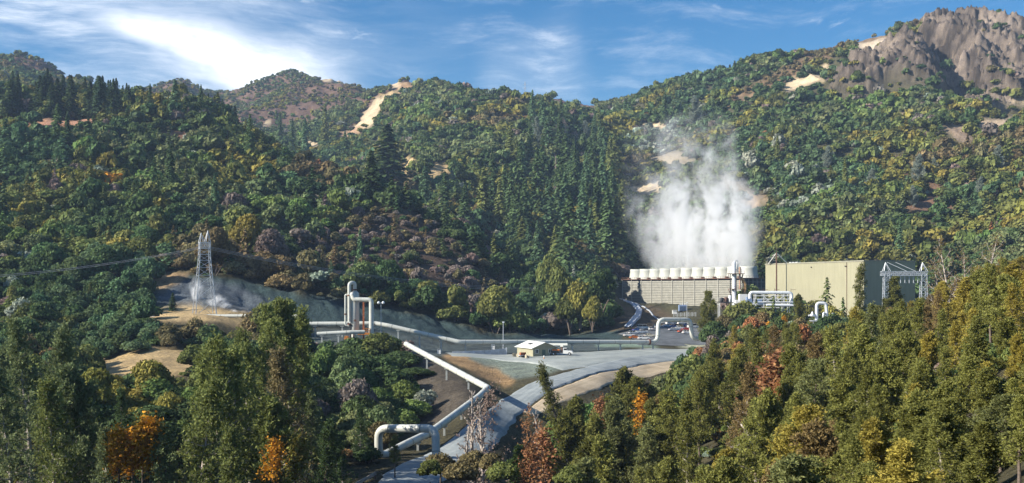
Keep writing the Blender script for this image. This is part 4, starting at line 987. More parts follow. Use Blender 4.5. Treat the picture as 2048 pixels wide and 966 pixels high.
for px_, py_, k_, c_, a_, lab, g_ in (
    (1300.5, 661, 'sedan', 'white', 95, "white sedan parked alone and nose-on between the two groups of cars", ga),
    (1286, 659, 'van', 'white', 20, "white van farthest up the lot among the cars by the bank", ga),
    (1283, 668, 'pickup', 'white', 15, "white pickup in the middle of the cars by the bank", ga),
    (1268, 670, 'wagon', 'silver', 15, "silver wagon close under the concrete channel", ga),
    (1259, 674, 'sedan', 'white', 10, "white sedan at the outer end of the row under the bank", ga),
    (1271, 678.5, 'sedan', 'orange', 8, "orange sedan just behind the long pipeline", ga),
    (1288, 680, 'wagon', 'white', 5, "white wagon beside the orange sedan behind the pipeline", ga),
    (1342, 650, 'van', 'white', 20, "white van at the far corner inside the square pipe loop", gb),
    (1355, 648.5, 'wagon', 'green', 20, "dark green wagon between the far white van and white pickup", gb),
    (1366, 650, 'pickup', 'white', 15, "white pickup at the far side next to the fence", gb),
    (1337, 655, 'sedan', 'pale_blue', 20, "pale blue sedan in front of the far white van", gb),
    (1349, 656, 'sedan', 'blue', 15, "blue sedan in the middle of the cars seen through the loop", gb),
    (1359, 659, 'sedan', 'white', 12, "white sedan directly behind the red cars", gb),
    (1376, 653, 'sedan', 'blue', 10, "blue sedan tucked under the pipe loop leg", gb),
    (1374.5, 662, 'sedan', 'red', 12, "bright red sedan beside the pipe loop leg", gb),
    (1366, 666, 'sedan', 'rust', 25, "rust-red sedan in front of the bright red one", gb),
    (1312, 657, 'pickup', 'silver', 92, "silver pickup parked nose-on next to the lone white sedan", ga),
        (1276, 663, 'sedan', 'blue', 18, "dark blue sedan squeezed between the white pickup and far white van", ga),
        (1300, 675, 'sedan', 'cream', 8, "cream sedan just right of the white wagon behind the pipeline".replace('right of', 'past'), ga),
        (1330, 648.5, 'sedan', 'white', 20, "white sedan at the end of the far row under the loop corner", gb),
        (1386, 657, 'van', 'white', 14, "white van half hidden by the trees beyond the loop", gb),
        (1348, 662, 'sedan', 'silver', 15, "silver sedan standing alone in front of the blue sedan", gb),
        (1376, 668.5, 'wagon', 'white', 12, "white wagon at the near end against the pipe loop leg", gb)):
    x, y, z = hit(px_, py_, 395, 560); make_vehicle(k_, c_, lab, (x, y, z + .14), R(a_), g_)

# crane truck beside the shed
x, y, z = hit(1128, 712, 330, 400); 
t = thing("crane_truck", "white-cabbed crane truck with its boom laid back over the shed", "truck", (x, y, z + .2), R(-8))
pm = paint_mat('white', COLS_CAR['white'])
b = MB(); loft(b, [(x_, carsec(1.05, z0, z1, .15)) for x_, z0, z1 in ((-.2, .6, 2.35), (.9, .6, 2.35), (1.25, .6, 1.55), (2.5, .6, 1.45), (2.8, .7, 1.2))]); cb = b.build("cab", pm, t)
b = MB(); b.box((.5, 0, 1.95), (1.0, 2.14, .55)); b.box((1.08, 0, 1.9), (.2, 1.7, .5)); b.build("window", m_glass, cb)
b = MB(); b.box((-3.0, 0, .95), (5.6, 1.9, .4)); b.box((-3.4, 0, 1.3), (4.6, 2.2, .25)); b.build("flatbed", m_dark, t)
b = MB(); b.tube([(-.7, 0, 1.1), (-.7, 0, 3.1)], .28, 10); b.build("crane_column", m_brown, t)
b = MB(); b.box((-2.6, 0, 3.45), (7.4, .6, .65)); b.box((-.7, 0, 2.95), (.9, .8, .5)); b.build("boom", m_shedroof, t)
b = MB(); b.tube([(-1.3, -.9, 1.7), (-3.6, -.9, 1.7)], .25, 10); b.build("tank", paint_mat('orange', COLS_CAR['orange']), t)
for sx in (1.8, -3.2, -4.4):
    for sy in (-.95, .95):
        wb = MB(); wb.tube([(0, -.16, 0), (0, .16, 0)], .5, 14); w_ = wb.build("wheel", m_rubber, t, (sx, sy, .5))
        hb = MB(); s_ = 1 if sy > 0 else -1; hb.tube([(0, s_ * .15, 0), (0, s_ * .18, 0)], .26, 10); hb.build("hubcap", m_galv, w_)

# small gear lying beside the shed
x, y, z = hit(1046, 716.5, 320, 400)
t = thing("equipment_trailer", "small two-wheeled trailer with rusty machinery against the sunny shed wall", "trailer", (x, y, z + .2), R(20))
b = MB(); b.box((0, 0, .7), (2.6, 1.4, .2)); b.beam((1.3, 0, .65), (2.4, 0, .4), .12); b.build("chassis", m_galv, t)
b = MB(); b.box((-.3, 0, 1.2), (1.3, 1.0, .8)); b.lathe((.7, 0, .8), [(.3, 0), (.3, .7), (.1, .9)], 10); b.build("engine", m_rust, t)
for sy in (-.75, .75): wb = MB(); wb.tube([(0, sy - .1, .36), (0, sy + .1, .36)], .36, 12); wb.build("wheel", m_rubber, t)
for px_, py_, lab in ((1037, 715.5, "empty pale cable reel beside the trailer at the shed"), (1054, 718, "pale cable reel close to the shed corner"), (1029, 715, "pale cable reel farthest from the shed")):
    x, y, z = hit(px_, py_, 320, 400); b = MB()
    b.tube([(-.35, 0, .6), (.35, 0, .6)], .25, 10)
    for s_ in (-.4, .4): b.tube([(s_ - .05, 0, .6), (s_ + .05, 0, .6)], .6, 16)
    o = b.build("cable_reel", simple_mat("reel_wood", (0.42, 0.36, 0.26), 0.8), None, (x, y, z + .2)); o.rotation_euler = (0, 0, random.random() * 3)
    tag(o, lab, "cable reel", "cable reels beside the shed")
x, y, z = hit(1088, 719, 320, 400); t = thing("marker_bollard", "white-topped orange marker standing in front of the shed", "bollard", (x, y, z + .15))
b = MB(); b.tube([(0, 0, 0), (0, 0, .5)], [.18, .15], 10); b.build("base", m_orange, t)
b = MB(); b.tube([(0, 0, .5), (0, 0, 1.1)], [.15, .12], 10); b.build("post", m_white, t)

# concrete retaining wall and things on it
q = [(904, 703, 346), (931, 702.5, 347), (982, 700, 350), (1011, 697, 352)]
o0 = Vector(P(*q[0])); b = MB(); TT = [Vector(P(*k)) - o0 for k in q]
bots = [-1.0, -1.6, -3.2, -4.2]
vs = []
for p_, bo in zip(TT, bots): vs += [(p_.x, p_.y, p_.z), (p_.x, p_.y, p_.z + bo), (p_.x, p_.y + .5, p_.z + bo), (p_.x, p_.y + .5, p_.z)]
fs = []
for i in range(3): fs += [(i * 4 + k, i * 4 + (k + 1) % 4, (i + 1) * 4 + (k + 1) % 4, (i + 1) * 4 + k) for k in range(4)]
fs += [(3, 2, 1, 0), (12, 13, 14, 15)]; b.add(vs, fs)
b.box((TT[3].x + .22, TT[3].y + 3.0, TT[3].z - 2.1), (.45, 6.2, 4.2))
t = b.build("retaining_wall", m_conc, None, tuple(o0)); tag(t, "pale concrete retaining wall stepping up toward the shed", "wall")
b = MB()
for k in range(24): f_ = k / 23; p_ = TT[1].lerp(TT[3], f_); b.beam(p_ + Vector((0, .25, 0)), p_ + Vector((0, .25, .7)), .06)
b.beam(TT[1] + Vector((0, .25, .7)), TT[3] + Vector((0, .25, .7)), .06); b.build("railing", m_dark, t)
for px_, py_, D_, lab in ((986, 699, 351, "white instrument cabinet standing on top of the retaining wall"), (878, 704, 342, "lone white instrument post at the low end of the wall")):
    x, y, z = P(px_, py_, D_); z = z if px_ > 900 else G(x, y)
    t = thing("instrument_cabinet", lab, "cabinet", (x, y, z)); b = MB(); b.box((0, .3, .55), (.9, .5, 1.1)); b.build("box", m_white, t)
    b = MB(); b.beam((-.5, 0, 0), (-.5, 0, 1.5), .09); b.beam((.5, 0, 0), (.5, 0, 1.5), .09); b.beam((-.5, 0, 1.5), (.5, 0, 1.5), .09); b.build("frame", m_galv, t)

# drainage channel and kerb on the dark bank
def channel(name, pts, w, d0, d1, off, mat, label, cat):
    c = np.array([hit(px, py, d0, d1) for px, py in pts]); c = interp_path(c, 50)
    tg = np.gradient(c[:, :2], axis=0); tg /= np.hypot(tg[:, 0], tg[:, 1])[:, None] + 1e-9; nn = np.stack([-tg[:, 1], tg[:, 0]], -1)
    rows = []
    for s_, dz in ((-1, -.6), (-1, off), (-.55, off), (-.45, off - .45), (.45, off - .45), (.55, off), (1, off), (1, -.6)):
        p_ = c[:, :2] + nn * w * s_; rows.append(np.concatenate([p_, (ground(p_[:, 0], p_[:, 1]) * .5 + c[:, 2] * .5 + dz)[:, None]], -1))
    Vv = np.stack(rows, 1).reshape(-1, 3); nv = 8
    i, j = np.meshgrid(np.arange(49), np.arange(nv - 1), indexing='ij'); k = i * nv + j
    Q = np.stack([k, k + nv, k + nv + 1, k + 1], -1).reshape(-1, 4)
    return tag(link(name, np_mesh(name, Vv, quads=Q, mat=mat)), label, cat)
m_chan = simple_mat("wet_concrete", (0.36, 0.40, 0.47), 0.7, var=0.3, scale=0.6, dirt=(0.3, 0.34, 0.42))
channel("drainage_channel", [(1243, 600), (1254, 604), (1270, 612), (1279, 622), (1275, 634), (1264, 646), (1255, 656)], 1.4, 438, 720, .9, m_chan, "pale concrete drainage channel curving down the dark bank to the parking lot", "drainage channel")
ka, kb = np.array([X(1344, 520), 520.0]), np.array([X(1262, 640), 640.0])
b = MB(); kp = [ka + (kb - ka) * k / 40 for k in range(41)]
for k in range(40):
    b.beam((kp[k][0], kp[k][1], G(*kp[k]) + .2), (kp[k + 1][0], kp[k + 1][1], G(*kp[k + 1]) + .2), .55)
tag(b.build("concrete_kerb", m_conc), "thin straight concrete kerb running down the bank below the cooling tower", "kerb")
# fence at the end of the lot
a_ = hit(1347, 634, 470, 600); c_ = hit(1392, 633, 470, 600); t = thing("chainlink_fence", "grey wire fence closing the far end of the parking lot", "fence", a_)
b = MB(); v_ = Vector(c_) - Vector(a_)
for k in range(40): f_ = k / 39; p_ = v_ * f_; b.beam(p_, p_ + Vector((0, 0, 2)), .035)
for k in range(6): b.beam(Vector((0, 0, .3 + k * .34)), v_ + Vector((0, 0, .3 + k * .34)), .03)
b.build("netting", m_galv, t)
for k in range(7): p_ = v_ * (k / 6); b = MB(); b.tube([p_ - Vector((0, 0, .3)), p_ + Vector((0, 0, 2.2))], .08, 6); b.build("post", m_galv, t)
x, y, z = hit(1365, 622, 520, 640); t = thing("transformer", "blue-grey transformer box with fins under the cooling tower louvres", "transformer", (x, y, z - .2))
b = MB(); b.box((0, 0, 1.6), (4, 2.6, 3.2)); b.build("tank", m_blue, t)
b = MB()
for k in range(9): b.box((-1.8 + k * .45, -1.6, 1.6), (.12, .7, 2.4))
b.build("cooling_fins", m_blue, t)
for k in range(3): b = MB(); b.tube([(-1.2 + k * 1.2, 0, 3.2), (-1.2 + k * 1.2, 0, 4.4)], [.18, .1], 8); b.build("bushing", m_galv, t)
x, y, z = hit(1349, 628, 500, 640); b = MB(); b.box((0, 0, .9), (2.2, 1.6, 1.8)); b.box((0, -.1, 1.9), (2.5, 2.0, .2)); tag(b.build("equipment_hut", m_white, None, (x, y, z)), "small white hut at the foot of the bank kerb", "hut")
# guard rail by the lower road
t = thing("guard_rail", "weathered guard rail end beside the lower road under the pipe loop", "guard rail", (X(752, 172), 172, G(X(752, 172), 172)))
b = MB(); b.beam((0, 0, .9), (-4.5, -12, -.3), .12, h=.5); b.build("rail", simple_mat("old_wood", (0.38, 0.34, 0.3), 0.8), t)
for k in range(4): b = MB(); b.beam((-k * 1.4 - .1, -k * 3.7, 1.1 - k * .38), (-k * 1.4 - .1, -k * 3.7, -1.6 - k * .38), .22); b.build("post", m_brown, t)

# ------------------------------------------------------------------ foliage
def foliage_mat(name, transl=0.25, rough=0.75, spec=0.06):
    m, nt, out = new_mat(name)
    at = nt.nodes.new('ShaderNodeAttribute'); at.attribute_name = 'tint'
    oi = nt.nodes.new('ShaderNodeObjectInfo')
    c = mix_n(nt, 1.0, at.outputs['Color'], oi.outputs['Color'], 'MULTIPLY')
    b = nt.nodes.new('ShaderNodeBsdfPrincipled'); nt.links.new(c, b.inputs['Base Color'])
    b.inputs['Roughness'].default_value = rough; b.inputs['Specular IOR Level'].default_value = spec
    tr = nt.nodes.new('ShaderNodeBsdfTranslucent'); nt.links.new(c, tr.inputs['Color'])
    mx = nt.nodes.new('ShaderNodeMixShader'); mx.inputs[0].default_value = transl
    nt.links.new(b.outputs[0], mx.inputs[1]); nt.links.new(tr.outputs[0], mx.inputs[2]); nt.links.new(mx.outputs[0], out.inputs[0])
    return m
m_leaf = foliage_mat("foliage")
m_bark = simple_mat("bark", (0.13, 0.10, 0.08), 0.9, var=0.3, scale=3)
m_bark_pale = simple_mat("pale_bark", (0.38, 0.33, 0.29), 0.9, var=0.3, scale=3)

def rand_dirs(n, r=rng):
    v = r.normal(size=(n, 3)); return v / np.linalg.norm(v, axis=1)[:, None]
def leaf_quads(C, Nn, S, asp=0.7, r=rng):
    n = len(C); u = np.cross(Nn, rand_dirs(n, r)); u /= np.linalg.norm(u, axis=1)[:, None] + 1e-9
    v = np.cross(Nn, u); S = np.broadcast_to(S, (n,))[:, None]
    u = u * S; v = v * S * asp
    return np.stack([C - u - v, C + u - v * .6, C + u * .9 + v, C - u * .7 + v * 1.1], 1).reshape(-1, 3)
def uvball(c, r, nu=7, nv=4, jit=0.15, rg=rng, squash=0.8):
    th = np.linspace(0.0, math.pi, nv + 1); ph = np.linspace(0, 2 * math.pi, nu, endpoint=False)
    T, Ph = np.meshgrid(th, ph, indexing='ij'); rr = r * (1 + jit * rg.normal(size=T.shape))
    rr[0] = r; rr[-1] = r
    V_ = np.stack([np.sin(T) * np.cos(Ph) * rr, np.sin(T) * np.sin(Ph) * rr, np.cos(T) * rr * squash], -1) + c
    i, j = np.meshgrid(np.arange(nv), np.arange(nu), indexing='ij')
    Q = np.stack([i * nu + j, (i + 1) * nu + j, (i + 1) * nu + (j + 1) % nu, i * nu + (j + 1) % nu], -1).reshape(-1, 4)
    return V_.reshape(-1, 3), Q
def merge(parts):
    Vs, Qs, Cs = [], [], []; o = 0
    for V_, Q_, C_ in parts:
        Vs.append(V_); Qs.append(Q_ + o); Cs.append(C_); o += len(V_)
    return np.concatenate(Vs), np.concatenate(Qs), np.concatenate(Cs)

def crown_round(seed, nl, nleaf, leaf, height=0.85, ballres=(7, 4), base=0.15, core=0.80, spread=0.62):
    """broad-leaved crown, unit radius; sits on z=0"""
    r = np.random.default_rng(seed); lobes = []
    for k in range(nl):
        a = 2 * math.pi * (k * 0.618 + r.random() * .25); q = math.sqrt((k + .4) / nl) * spread
        lr = r.uniform(.30, .46) * (1.25 if k == 0 else 1)
        lobes.append((np.array([q * math.cos(a), q * math.sin(a), base + (height - .35) * (1 - q * q * 1.3) * r.uniform(.65, 1.1) + .12]), lr))
    parts = []
    for c, lr in lobes:
        V_, Q_ = uvball(c, lr * core, *ballres, rg=r)
        parts.append((V_, Q_, np.full((len(V_), 3), 0.62)))
    w = np.array([l[1] ** 2 for l in lobes]); w /= w.sum()
    li = r.choice(nl, nleaf, p=w); cc = np.array([l[0] for l in lobes])[li]; lr = np.array([l[1] for l in lobes])[li]
    d = rand_dirs(nleaf, r); d[:, 2] = np.where(d[:, 2] < -0.25, -d[:, 2], d[:, 2])
    pos = cc + d * (lr * r.uniform(.82, 1.22, nleaf))[:, None] * np.array([1, 1, .88])
    nrm = d + rand_dirs(nleaf, r) * 0.8; nrm /= np.linalg.norm(nrm, axis=1)[:, None]
    Lv = leaf_quads(pos, nrm, leaf * r.uniform(.6, 1.3, nleaf), r=r)
    tint = (r.uniform(.72, 1.28, nl)[li] * r.uniform(.7, 1.3, nleaf))
    parts.append((Lv, np.arange(nleaf * 4).reshape(-1, 4), np.repeat(np.stack([tint, tint, tint * .95], -1), 4, 0)))
    return merge(parts)

def crown_fir(seed, nb, per, leaf, h=1.0, w=0.2, start=0.10, power=0.85, droop=0.35):
    """conifer, unit height; whorled drooping branches carrying flat sprays"""
    r = np.random.default_rng(seed); P_, N_, S_, T_ = [], [], [], []
    for k in range(nb):
        f = (k + r.random()) / nb; z = start + (1 - start) * f
        L_ = w * ((1 - f) ** power) * r.uniform(.55, 1.15) + .012
        if r.random() < .08: L_ *= 1.3
        a = k * 2.4 + r.normal() * .3; dirv = np.array([math.cos(a), math.sin(a), 0]); side = np.array([-dirv[1], dirv[0], 0])
        tb = r.uniform(.75, 1.25)
        for s_ in range(per):
            q = (s_ + r.random()) / per; q = .15 + .85 * q
            spread = L_ * .30 * q * (1.1 - q * .5)
            p_ = dirv * L_ * q + side * r.normal() * spread + np.array([0, 0, z - droop * L_ * q * q + r.normal() * .004])
            P_.append(p_); n_ = np.array([0, 0, 1.0]) + dirv * .55 + rand_dirs(1, r)[0] * .5; N_.append(n_ / np.linalg.norm(n_))
            S_.append(leaf * (1.1 - .5 * f) * r.uniform(.6, 1.3)); T_.append(tb * r.uniform(.75, 1.25) * (.75 + .35 * q))
    n = len(P_); Lv = leaf_quads(np.array(P_), np.array(N_), np.array(S_), .62, r)
    T_ = np.array(T_)
    parts = [(Lv, np.arange(n * 4).reshape(-1, 4), np.repeat(np.stack([T_] * 3, -1), 4, 0))]
    return merge(parts)

def branch_skeleton(seed, h, nlimb, limb, up=0.6, start=0.25, sub=3, lean=0.02, fork=False, taper=1.0, pw=.6):
    """list of (p0, p1, r0, r1) and limb tips with directions, for pines and bare trees (metres)"""
    r = np.random.default_rng(seed); segs = []; tips = []
    n = 9; cur = np.array([0., 0, 0]); pts = [cur]
    dr = np.array([r.normal() * lean, r.normal() * lean, 1.0])
    for i in range(n):
        dr = dr + np.array([r.normal() * .03, r.normal() * .03, 0]); cur = cur + dr / np.linalg.norm(dr) * h / n; pts.append(cur)
    R0 = 0.012 * h + .05
    def rad(f): return R0 * (1 - f) ** .8 * taper + .02
    for i in range(n): segs.append((pts[i], pts[i + 1], rad(i / n), rad((i + 1) / n)))
    pts = np.array(pts)
    def at(f): x = f * n; i = min(int(x), n - 1); return pts[i] * (1 - (x - i)) + pts[i + 1] * (x - i)
    for k in range(nlimb):
        f = start + (1 - start) * ((k + r.random()) / nlimb) ; a = k * 2.4 + r.normal() * .5
        L_ = limb * h * (1.05 - f) ** pw * r.uniform(.4, 1.2); u = up * r.uniform(.4, 1.5)
        p = at(f); d = np.array([math.cos(a), math.sin(a), u]); d /= np.linalg.norm(d); m_ = 4; rr = rad(f) * .5
        for i in range(m_):
            q = p + d * L_ / m_; r1 = rr * (1 - (i + 1) / m_) + .012; segs.append((p, q, rr * (1 - i / m_) + .012, r1))
            tips.append((p, q, d.copy(), f))
            for s_ in range(sub if i else 0):
                dd_ = d + rand_dirs(1, r)[0] * .8; dd_ /= np.linalg.norm(dd_); q2 = q + dd_ * L_ * .22 * r.uniform(.5, 1.2)
                segs.append((q, q2, .03 * h / 15, .012)); tips.append((q, q2, dd_, f))
            p = q; d = d + np.array([r.normal() * .18, r.normal() * .18, .16]); d /= np.linalg.norm(d)
    return segs, tips, pts
def segs_mesh(name, segs, mat, n=5, minr=0.0):
    vs, q = [], []
    for p0, p1, r0, r1 in segs:
        d = p1 - p0; l = np.linalg.norm(d)
        if l < 1e-5 or r0 < minr: continue
        d = d / l; up = np.array([0, 0, 1.]) if abs(d[2]) < .9 else np.array([0, 1., 0])
        u = np.cross(d, up); u /= np.linalg.norm(u); v = np.cross(d, u); o = len(vs) * n * 2
        a = np.arange(n) * 2 * math.pi / n; ring = np.cos(a)[:, None] * u + np.sin(a)[:, None] * v
        vs.append(np.concatenate([p0 + ring * r0, p1 + ring * r1]))
        j = np.arange(n); q.append(np.stack([o + j, o + (j + 1) % n, o + n + (j + 1) % n, o + n + j], -1))
    return np_mesh(name, np.concatenate(vs), quads=np.concatenate(q), mat=mat, smooth=True)
def crown_pine(seed, h, nlimb=34, limb=0.20, tuft=0.32, per=9, up=.55, start=.22, blades=4, dens=1.0, pw=.6):
    """airy pine in metres: tufts of needles along every branch"""
    r = np.random.default_rng(seed + 900); segs, tips, pts = branch_skeleton(seed, h, nlimb, limb, up, start, pw=pw)
    cs, ds, tn = [], [], []
    for p, q, d, f in tips:
        b_ = r.uniform(.75, 1.25)
        for s_ in range(max(1, int(per * dens))):
            t_ = r.random(); c = p * (1 - t_) + q * t_ + r.normal(size=3) * .26 * (h / 14); cs.append(c); ds.append(d); tn.append(b_ * r.uniform(.75, 1.25))
    for s_ in range(int(60 * dens)):
        t_ = r.uniform(.80, 1.03); i = min(int(t_ * 9), 8); x = t_ * 9 - i; cs.append(pts[i] * (1 - x) + pts[i + 1] * x + r.normal(size=3) * .22); ds.append(np.array([0, 0, 1.])); tn.append(r.uniform(.8, 1.3))
    cs = np.array(cs); ds = np.array(ds); tn = np.array(tn); n = len(cs)
    C = np.repeat(cs, blades, 0); Dv = np.repeat(ds, blades, 0) * .7 + rand_dirs(n * blades, r); Dv[:, 2] += .25
    Dv /= np.linalg.norm(Dv, axis=1)[:, None]; u = np.cross(Dv, rand_dirs(len(C), r)); u /= np.linalg.norm(u, axis=1)[:, None]
    Ls = tuft * r.uniform(.7, 1.3, len(C))[:, None]; Wd_ = Ls * .16
    Vv = np.stack([C - u * Wd_ * .5, C + Dv * Ls * .6 - u * Wd_, C + Dv * Ls + u * 0, C + Dv * Ls * .5 + u * Wd_], 1).reshape(-1, 3)
    Tn = np.repeat(tn, blades * 4); 
    return (Vv, np.arange(len(C) * 4).reshape(-1, 4), np.stack([Tn] * 3, -1)), segs

def mk(name, tri, mat=m_leaf): return np_mesh(name, tri[0], quads=tri[1], mat=mat, col=tri[2])
OAKN = [crown_round(s, 13, 3200, .056, height=h_, ballres=(8, 5), base=b_) for s, h_, b_ in ((1, .95, .1), (2, 1.15, .2), (3, .8, .05), (4, 1.3, .25), (5, 1.0, .12), (6, 1.5, .3), (7, .9, .1), (8, 1.15, .15))]
OAK_ME = [mk("oak_crown", c) for c in OAKN]
def short_trunk(seed, h):
    r = np.random.default_rng(seed); segs = []
    for k in range(4):
        a = k * 1.7 + r.random(); p = np.array([0, 0, -.25]); d = np.array([math.cos(a) * .35, math.sin(a) * .35, 1.])
        for i in range(4): q = p + d * .19; segs.append((p, q, .055 * (1 - i * .18), .055 * (1 - (i + 1) * .18))); p = q; d = d + np.array([math.cos(a) * .2, math.sin(a) * .2, 0])
    return segs_mesh("oak_trunk", segs, m_bark, 6)
OAKT_ME = [short_trunk(s, 1) for s in range(3)]
FIR = [crown_fir(s, nb, 15, .026, w=w_, power=p_) for s, nb, w_, p_ in ((11, 130, .23, .8), (12, 120, .20, .7), (13, 140, .27, .9), (14, 130, .19, .6), (15, 120, .25, .75))]
FIR_ME = [mk("fir_crown", c) for c in FIR]
FIRT_ME = segs_mesh("fir_trunk", [(np.array([0, 0, -.05]), np.array([0, 0, .5]), .016, .010), (np.array([0, 0, .5]), np.array([0, 0, .99]), .010, .001)], m_bark, 7)
PINES = []
for s, h_, kw in ((21, 15, dict(nlimb=50, limb=.22, up=.4, start=.10)), (22, 15, dict(nlimb=38, limb=.30, up=.6, start=.2)), (23, 15, dict(nlimb=52, limb=.22, up=.4, start=.06)),
                  (24, 15, dict(nlimb=36, limb=.34, up=.8, start=.12)), (25, 15, dict(nlimb=38, limb=.26, up=.5, start=.34)), (26, 15, dict(nlimb=54, limb=.27, up=.45, start=.05)), (27, 15, dict(nlimb=46, limb=.32, up=.65, start=.06))):
    tri, segs = crown_pine(s, h_, tuft=.40, per=10, **kw)
    PINES.append((mk("pine_crown", tri), segs_mesh("pine_trunk", segs, m_bark_pale if s % 2 else m_bark, 5)))
SLIM = []
for s, h_, kw in ((31, 15, dict(nlimb=46, limb=.20, up=.10, start=.12)), (32, 15, dict(nlimb=38, limb=.22, up=.2, start=.34)), (33, 15, dict(nlimb=50, limb=.18, up=.05, start=.08)), (34, 15, dict(nlimb=36, limb=.24, up=.3, start=.40)), (35, 15, dict(nlimb=44, limb=.23, up=.15, start=.2))):
    tri, segs = crown_pine(s, h_, tuft=.32, per=6, dens=.8, pw=.85, **kw)
    SLIM.append((mk("pine_crown", tri), segs_mesh("pine_trunk", segs, m_bark_pale if s % 2 else m_bark, 5)))
def crown_broad(seed, h, leaf=.16, per=9, spread=.45, **kw):
    r = np.random.default_rng(seed); segs, tips, pts = branch_skeleton(seed, h, **kw); C, T = [], []
    for p, q, d, f in tips:
        tb = r.uniform(.7, 1.3)
        for _ in range(per): t_ = r.random(); C.append(p * (1 - t_) + q * t_ + r.normal(size=3) * spread); T.append(tb * r.uniform(.7, 1.3))
    C = np.array(C); T = np.array(T); Lv = leaf_quads(C, rand_dirs(len(C), r) * .8 + np.array([0, 0, .6]), leaf * r.uniform(.6, 1.3, len(C)), r=r)
    return (Lv, np.arange(len(C) * 4).reshape(-1, 4), np.repeat(np.stack([T, T * r.uniform(.85, 1.1, len(T)), T], -1), 4, 0)), segs
BROAD = []
for s, per in ((81, 8), (82, 11), (83, 3)):
    tri, segs = crown_broad(s, 6, per=per, nlimb=22, limb=.42, up=.9, start=.15, sub=3)
    BROAD.append((mk("autumn_crown", tri), segs_mesh("autumn_trunk", segs, m_bark, 5)))
tri, segs = crown_pine(61, 15, nlimb=30, limb=.13, up=.35, start=.3, dens=.45); SPARSE = (mk("pine_crown", tri), segs_mesh("pine_trunk", segs, m_bark, 5))
tri, segs = crown_pine(62, 15, nlimb=26, limb=.3, up=.9, start=.15, dens=.12, tuft=.28); WISPY = (mk("twig_crown", tri), segs_mesh("bare_trunk", segs, m_bark_pale, 5))
BARE_T = []
for s in (71, 72, 73):
    segs, tips, pts = branch_skeleton(s, 15, 52, .17, 1.1, .12, 5); segs = [(a_, b_, c_ * 1.6 + .015, d_ * 1.6 + .012) for a_, b_, c_, d_ in segs]; BARE_T.append(segs_mesh("bare_branches", segs, m_bark_pale, 4))

PAL = {'dark green': (.052, .080, .032), 'olive': (.098, .112, .036), 'grey-green': (.095, .115, .052), 'blue-green': (.060, .098, .048), 'yellow-green': (.150, .140, .036),
       'brown-green': (.115, .095, .048), 'silvery': (.175, .20, .165), 'russet': (.20, .105, .05), 'golden': (.34, .17, .02), 'bright green': (.085, .125, .038), 'purplish grey': (.135, .11, .10)}
names_pal = list(PAL)
KV = 1.42
def rgb(n, k=1.0): c = PAL[n]; return tuple(x * k * KV for x in c)

# ---- scatter over the hillsides
cum = np.full(H.shape, -9.0)                               # running horizon (tangent) per column of the ground sheet
tanH = (H + 2.0) / YY
cum = np.maximum.accumulate(tanH, axis=1)
def seen(x, y, top, slack=0.0):
    px = x / y * F + CX; i = np.clip(np.round(np.interp(px, PXG, np.arange(len(PXG)))).astype(int), 0, len(PXG) - 1)
    j = np.clip(np.searchsorted(DG, y * 0.985 - 4) - 1, 0, len(DG) - 1)
    return (top / y) > cum[i, j] - slack
BUILT = [seg_dist, None]
def clear_of(x, y):
    """metres to the nearest thing built, negative inside"""
    d = seg_dist(x, y, ROAD) - 9
    d = np.minimum(d, seg_dist(x, y, LOT_SPINE) - 22); d = np.minimum(d, seg_dist(x, y, YARD) - 15)
    d = np.minimum(d, seg_dist(x, y, [(TW0.x + 6, TW0.y + 4), (TW1.x + 8, TW1.y + 3)]) - 15)
    d = np.minimum(d, seg_dist(x, y, [(BL0[0] + 12, BL0[1] + 5), (BL1[0] + 12, BL1[1] + 5)]) - 19)
    d = np.minimum(d, seg_dist(x, y, [(X(1450, 475), 475), (X(1500, 455), 455), (X(1590, 445), 445), (X(1672, 428), 428)]) - 8)
    d = np.minimum(d, seg_dist(x, y, [(X(1768, 440), 440), (X(1850, 440), 440)]) - 4)
    d = np.minimum(d, seg_dist(x, y, [(X(700, 340), 340), (X(745, 343), 343)]) - 7)
    d = np.minimum(d, seg_dist(x, y, [(X(250, 376), 376), (X(400, 376), 376), (X(608, 372), 372), (X(752, 350), 350), (X(918, 349), 349), (X(1315, 378), 378)]) - 3)
    d = np.minimum(d, seg_dist(x, y, [(X(812, 300), 300), (X(976, 240), 240), (X(862, 203), 203), (X(757, 189), 189), (X(871, 184), 184)]) - 3.0)
    d = np.minimum(d, seg_dist(x, y, [(X(1228, 560), 560), (X(1279, 520), 520), (X(1255, 450), 450)]) - 3)
    return d
# rows of the picture below which near trees must stay so that the plant, road and pipes are seen
LIMX = [-200, 0, 60, 130, 150, 290, 310, 400, 440, 500, 515, 560, 606, 640, 652, 745, 780, 830, 850, 870, 960, 1000, 1090, 1130, 1180, 1230, 1300, 1345, 1350, 1398, 1402, 1440, 1500, 1560, 1600, 1625, 1690, 1705, 1740, 1780, 1850, 1880, 1950, 2048, 2300]
LIMY = [480, 480, 480, 480, 480, 480, 645, 645, 650, 640, 620, 615, 625, 680, 682, 680, 662, 690, 760, 965, 985, 985, 860, 826, 806, 784, 772, 764, 712, 695, 616, 630, 636, 638, 645, 645, 640, 615, 600, 600, 590, 566, 532, 500, 460]
def lim(px): return np.interp(px, LIMX, LIMY)

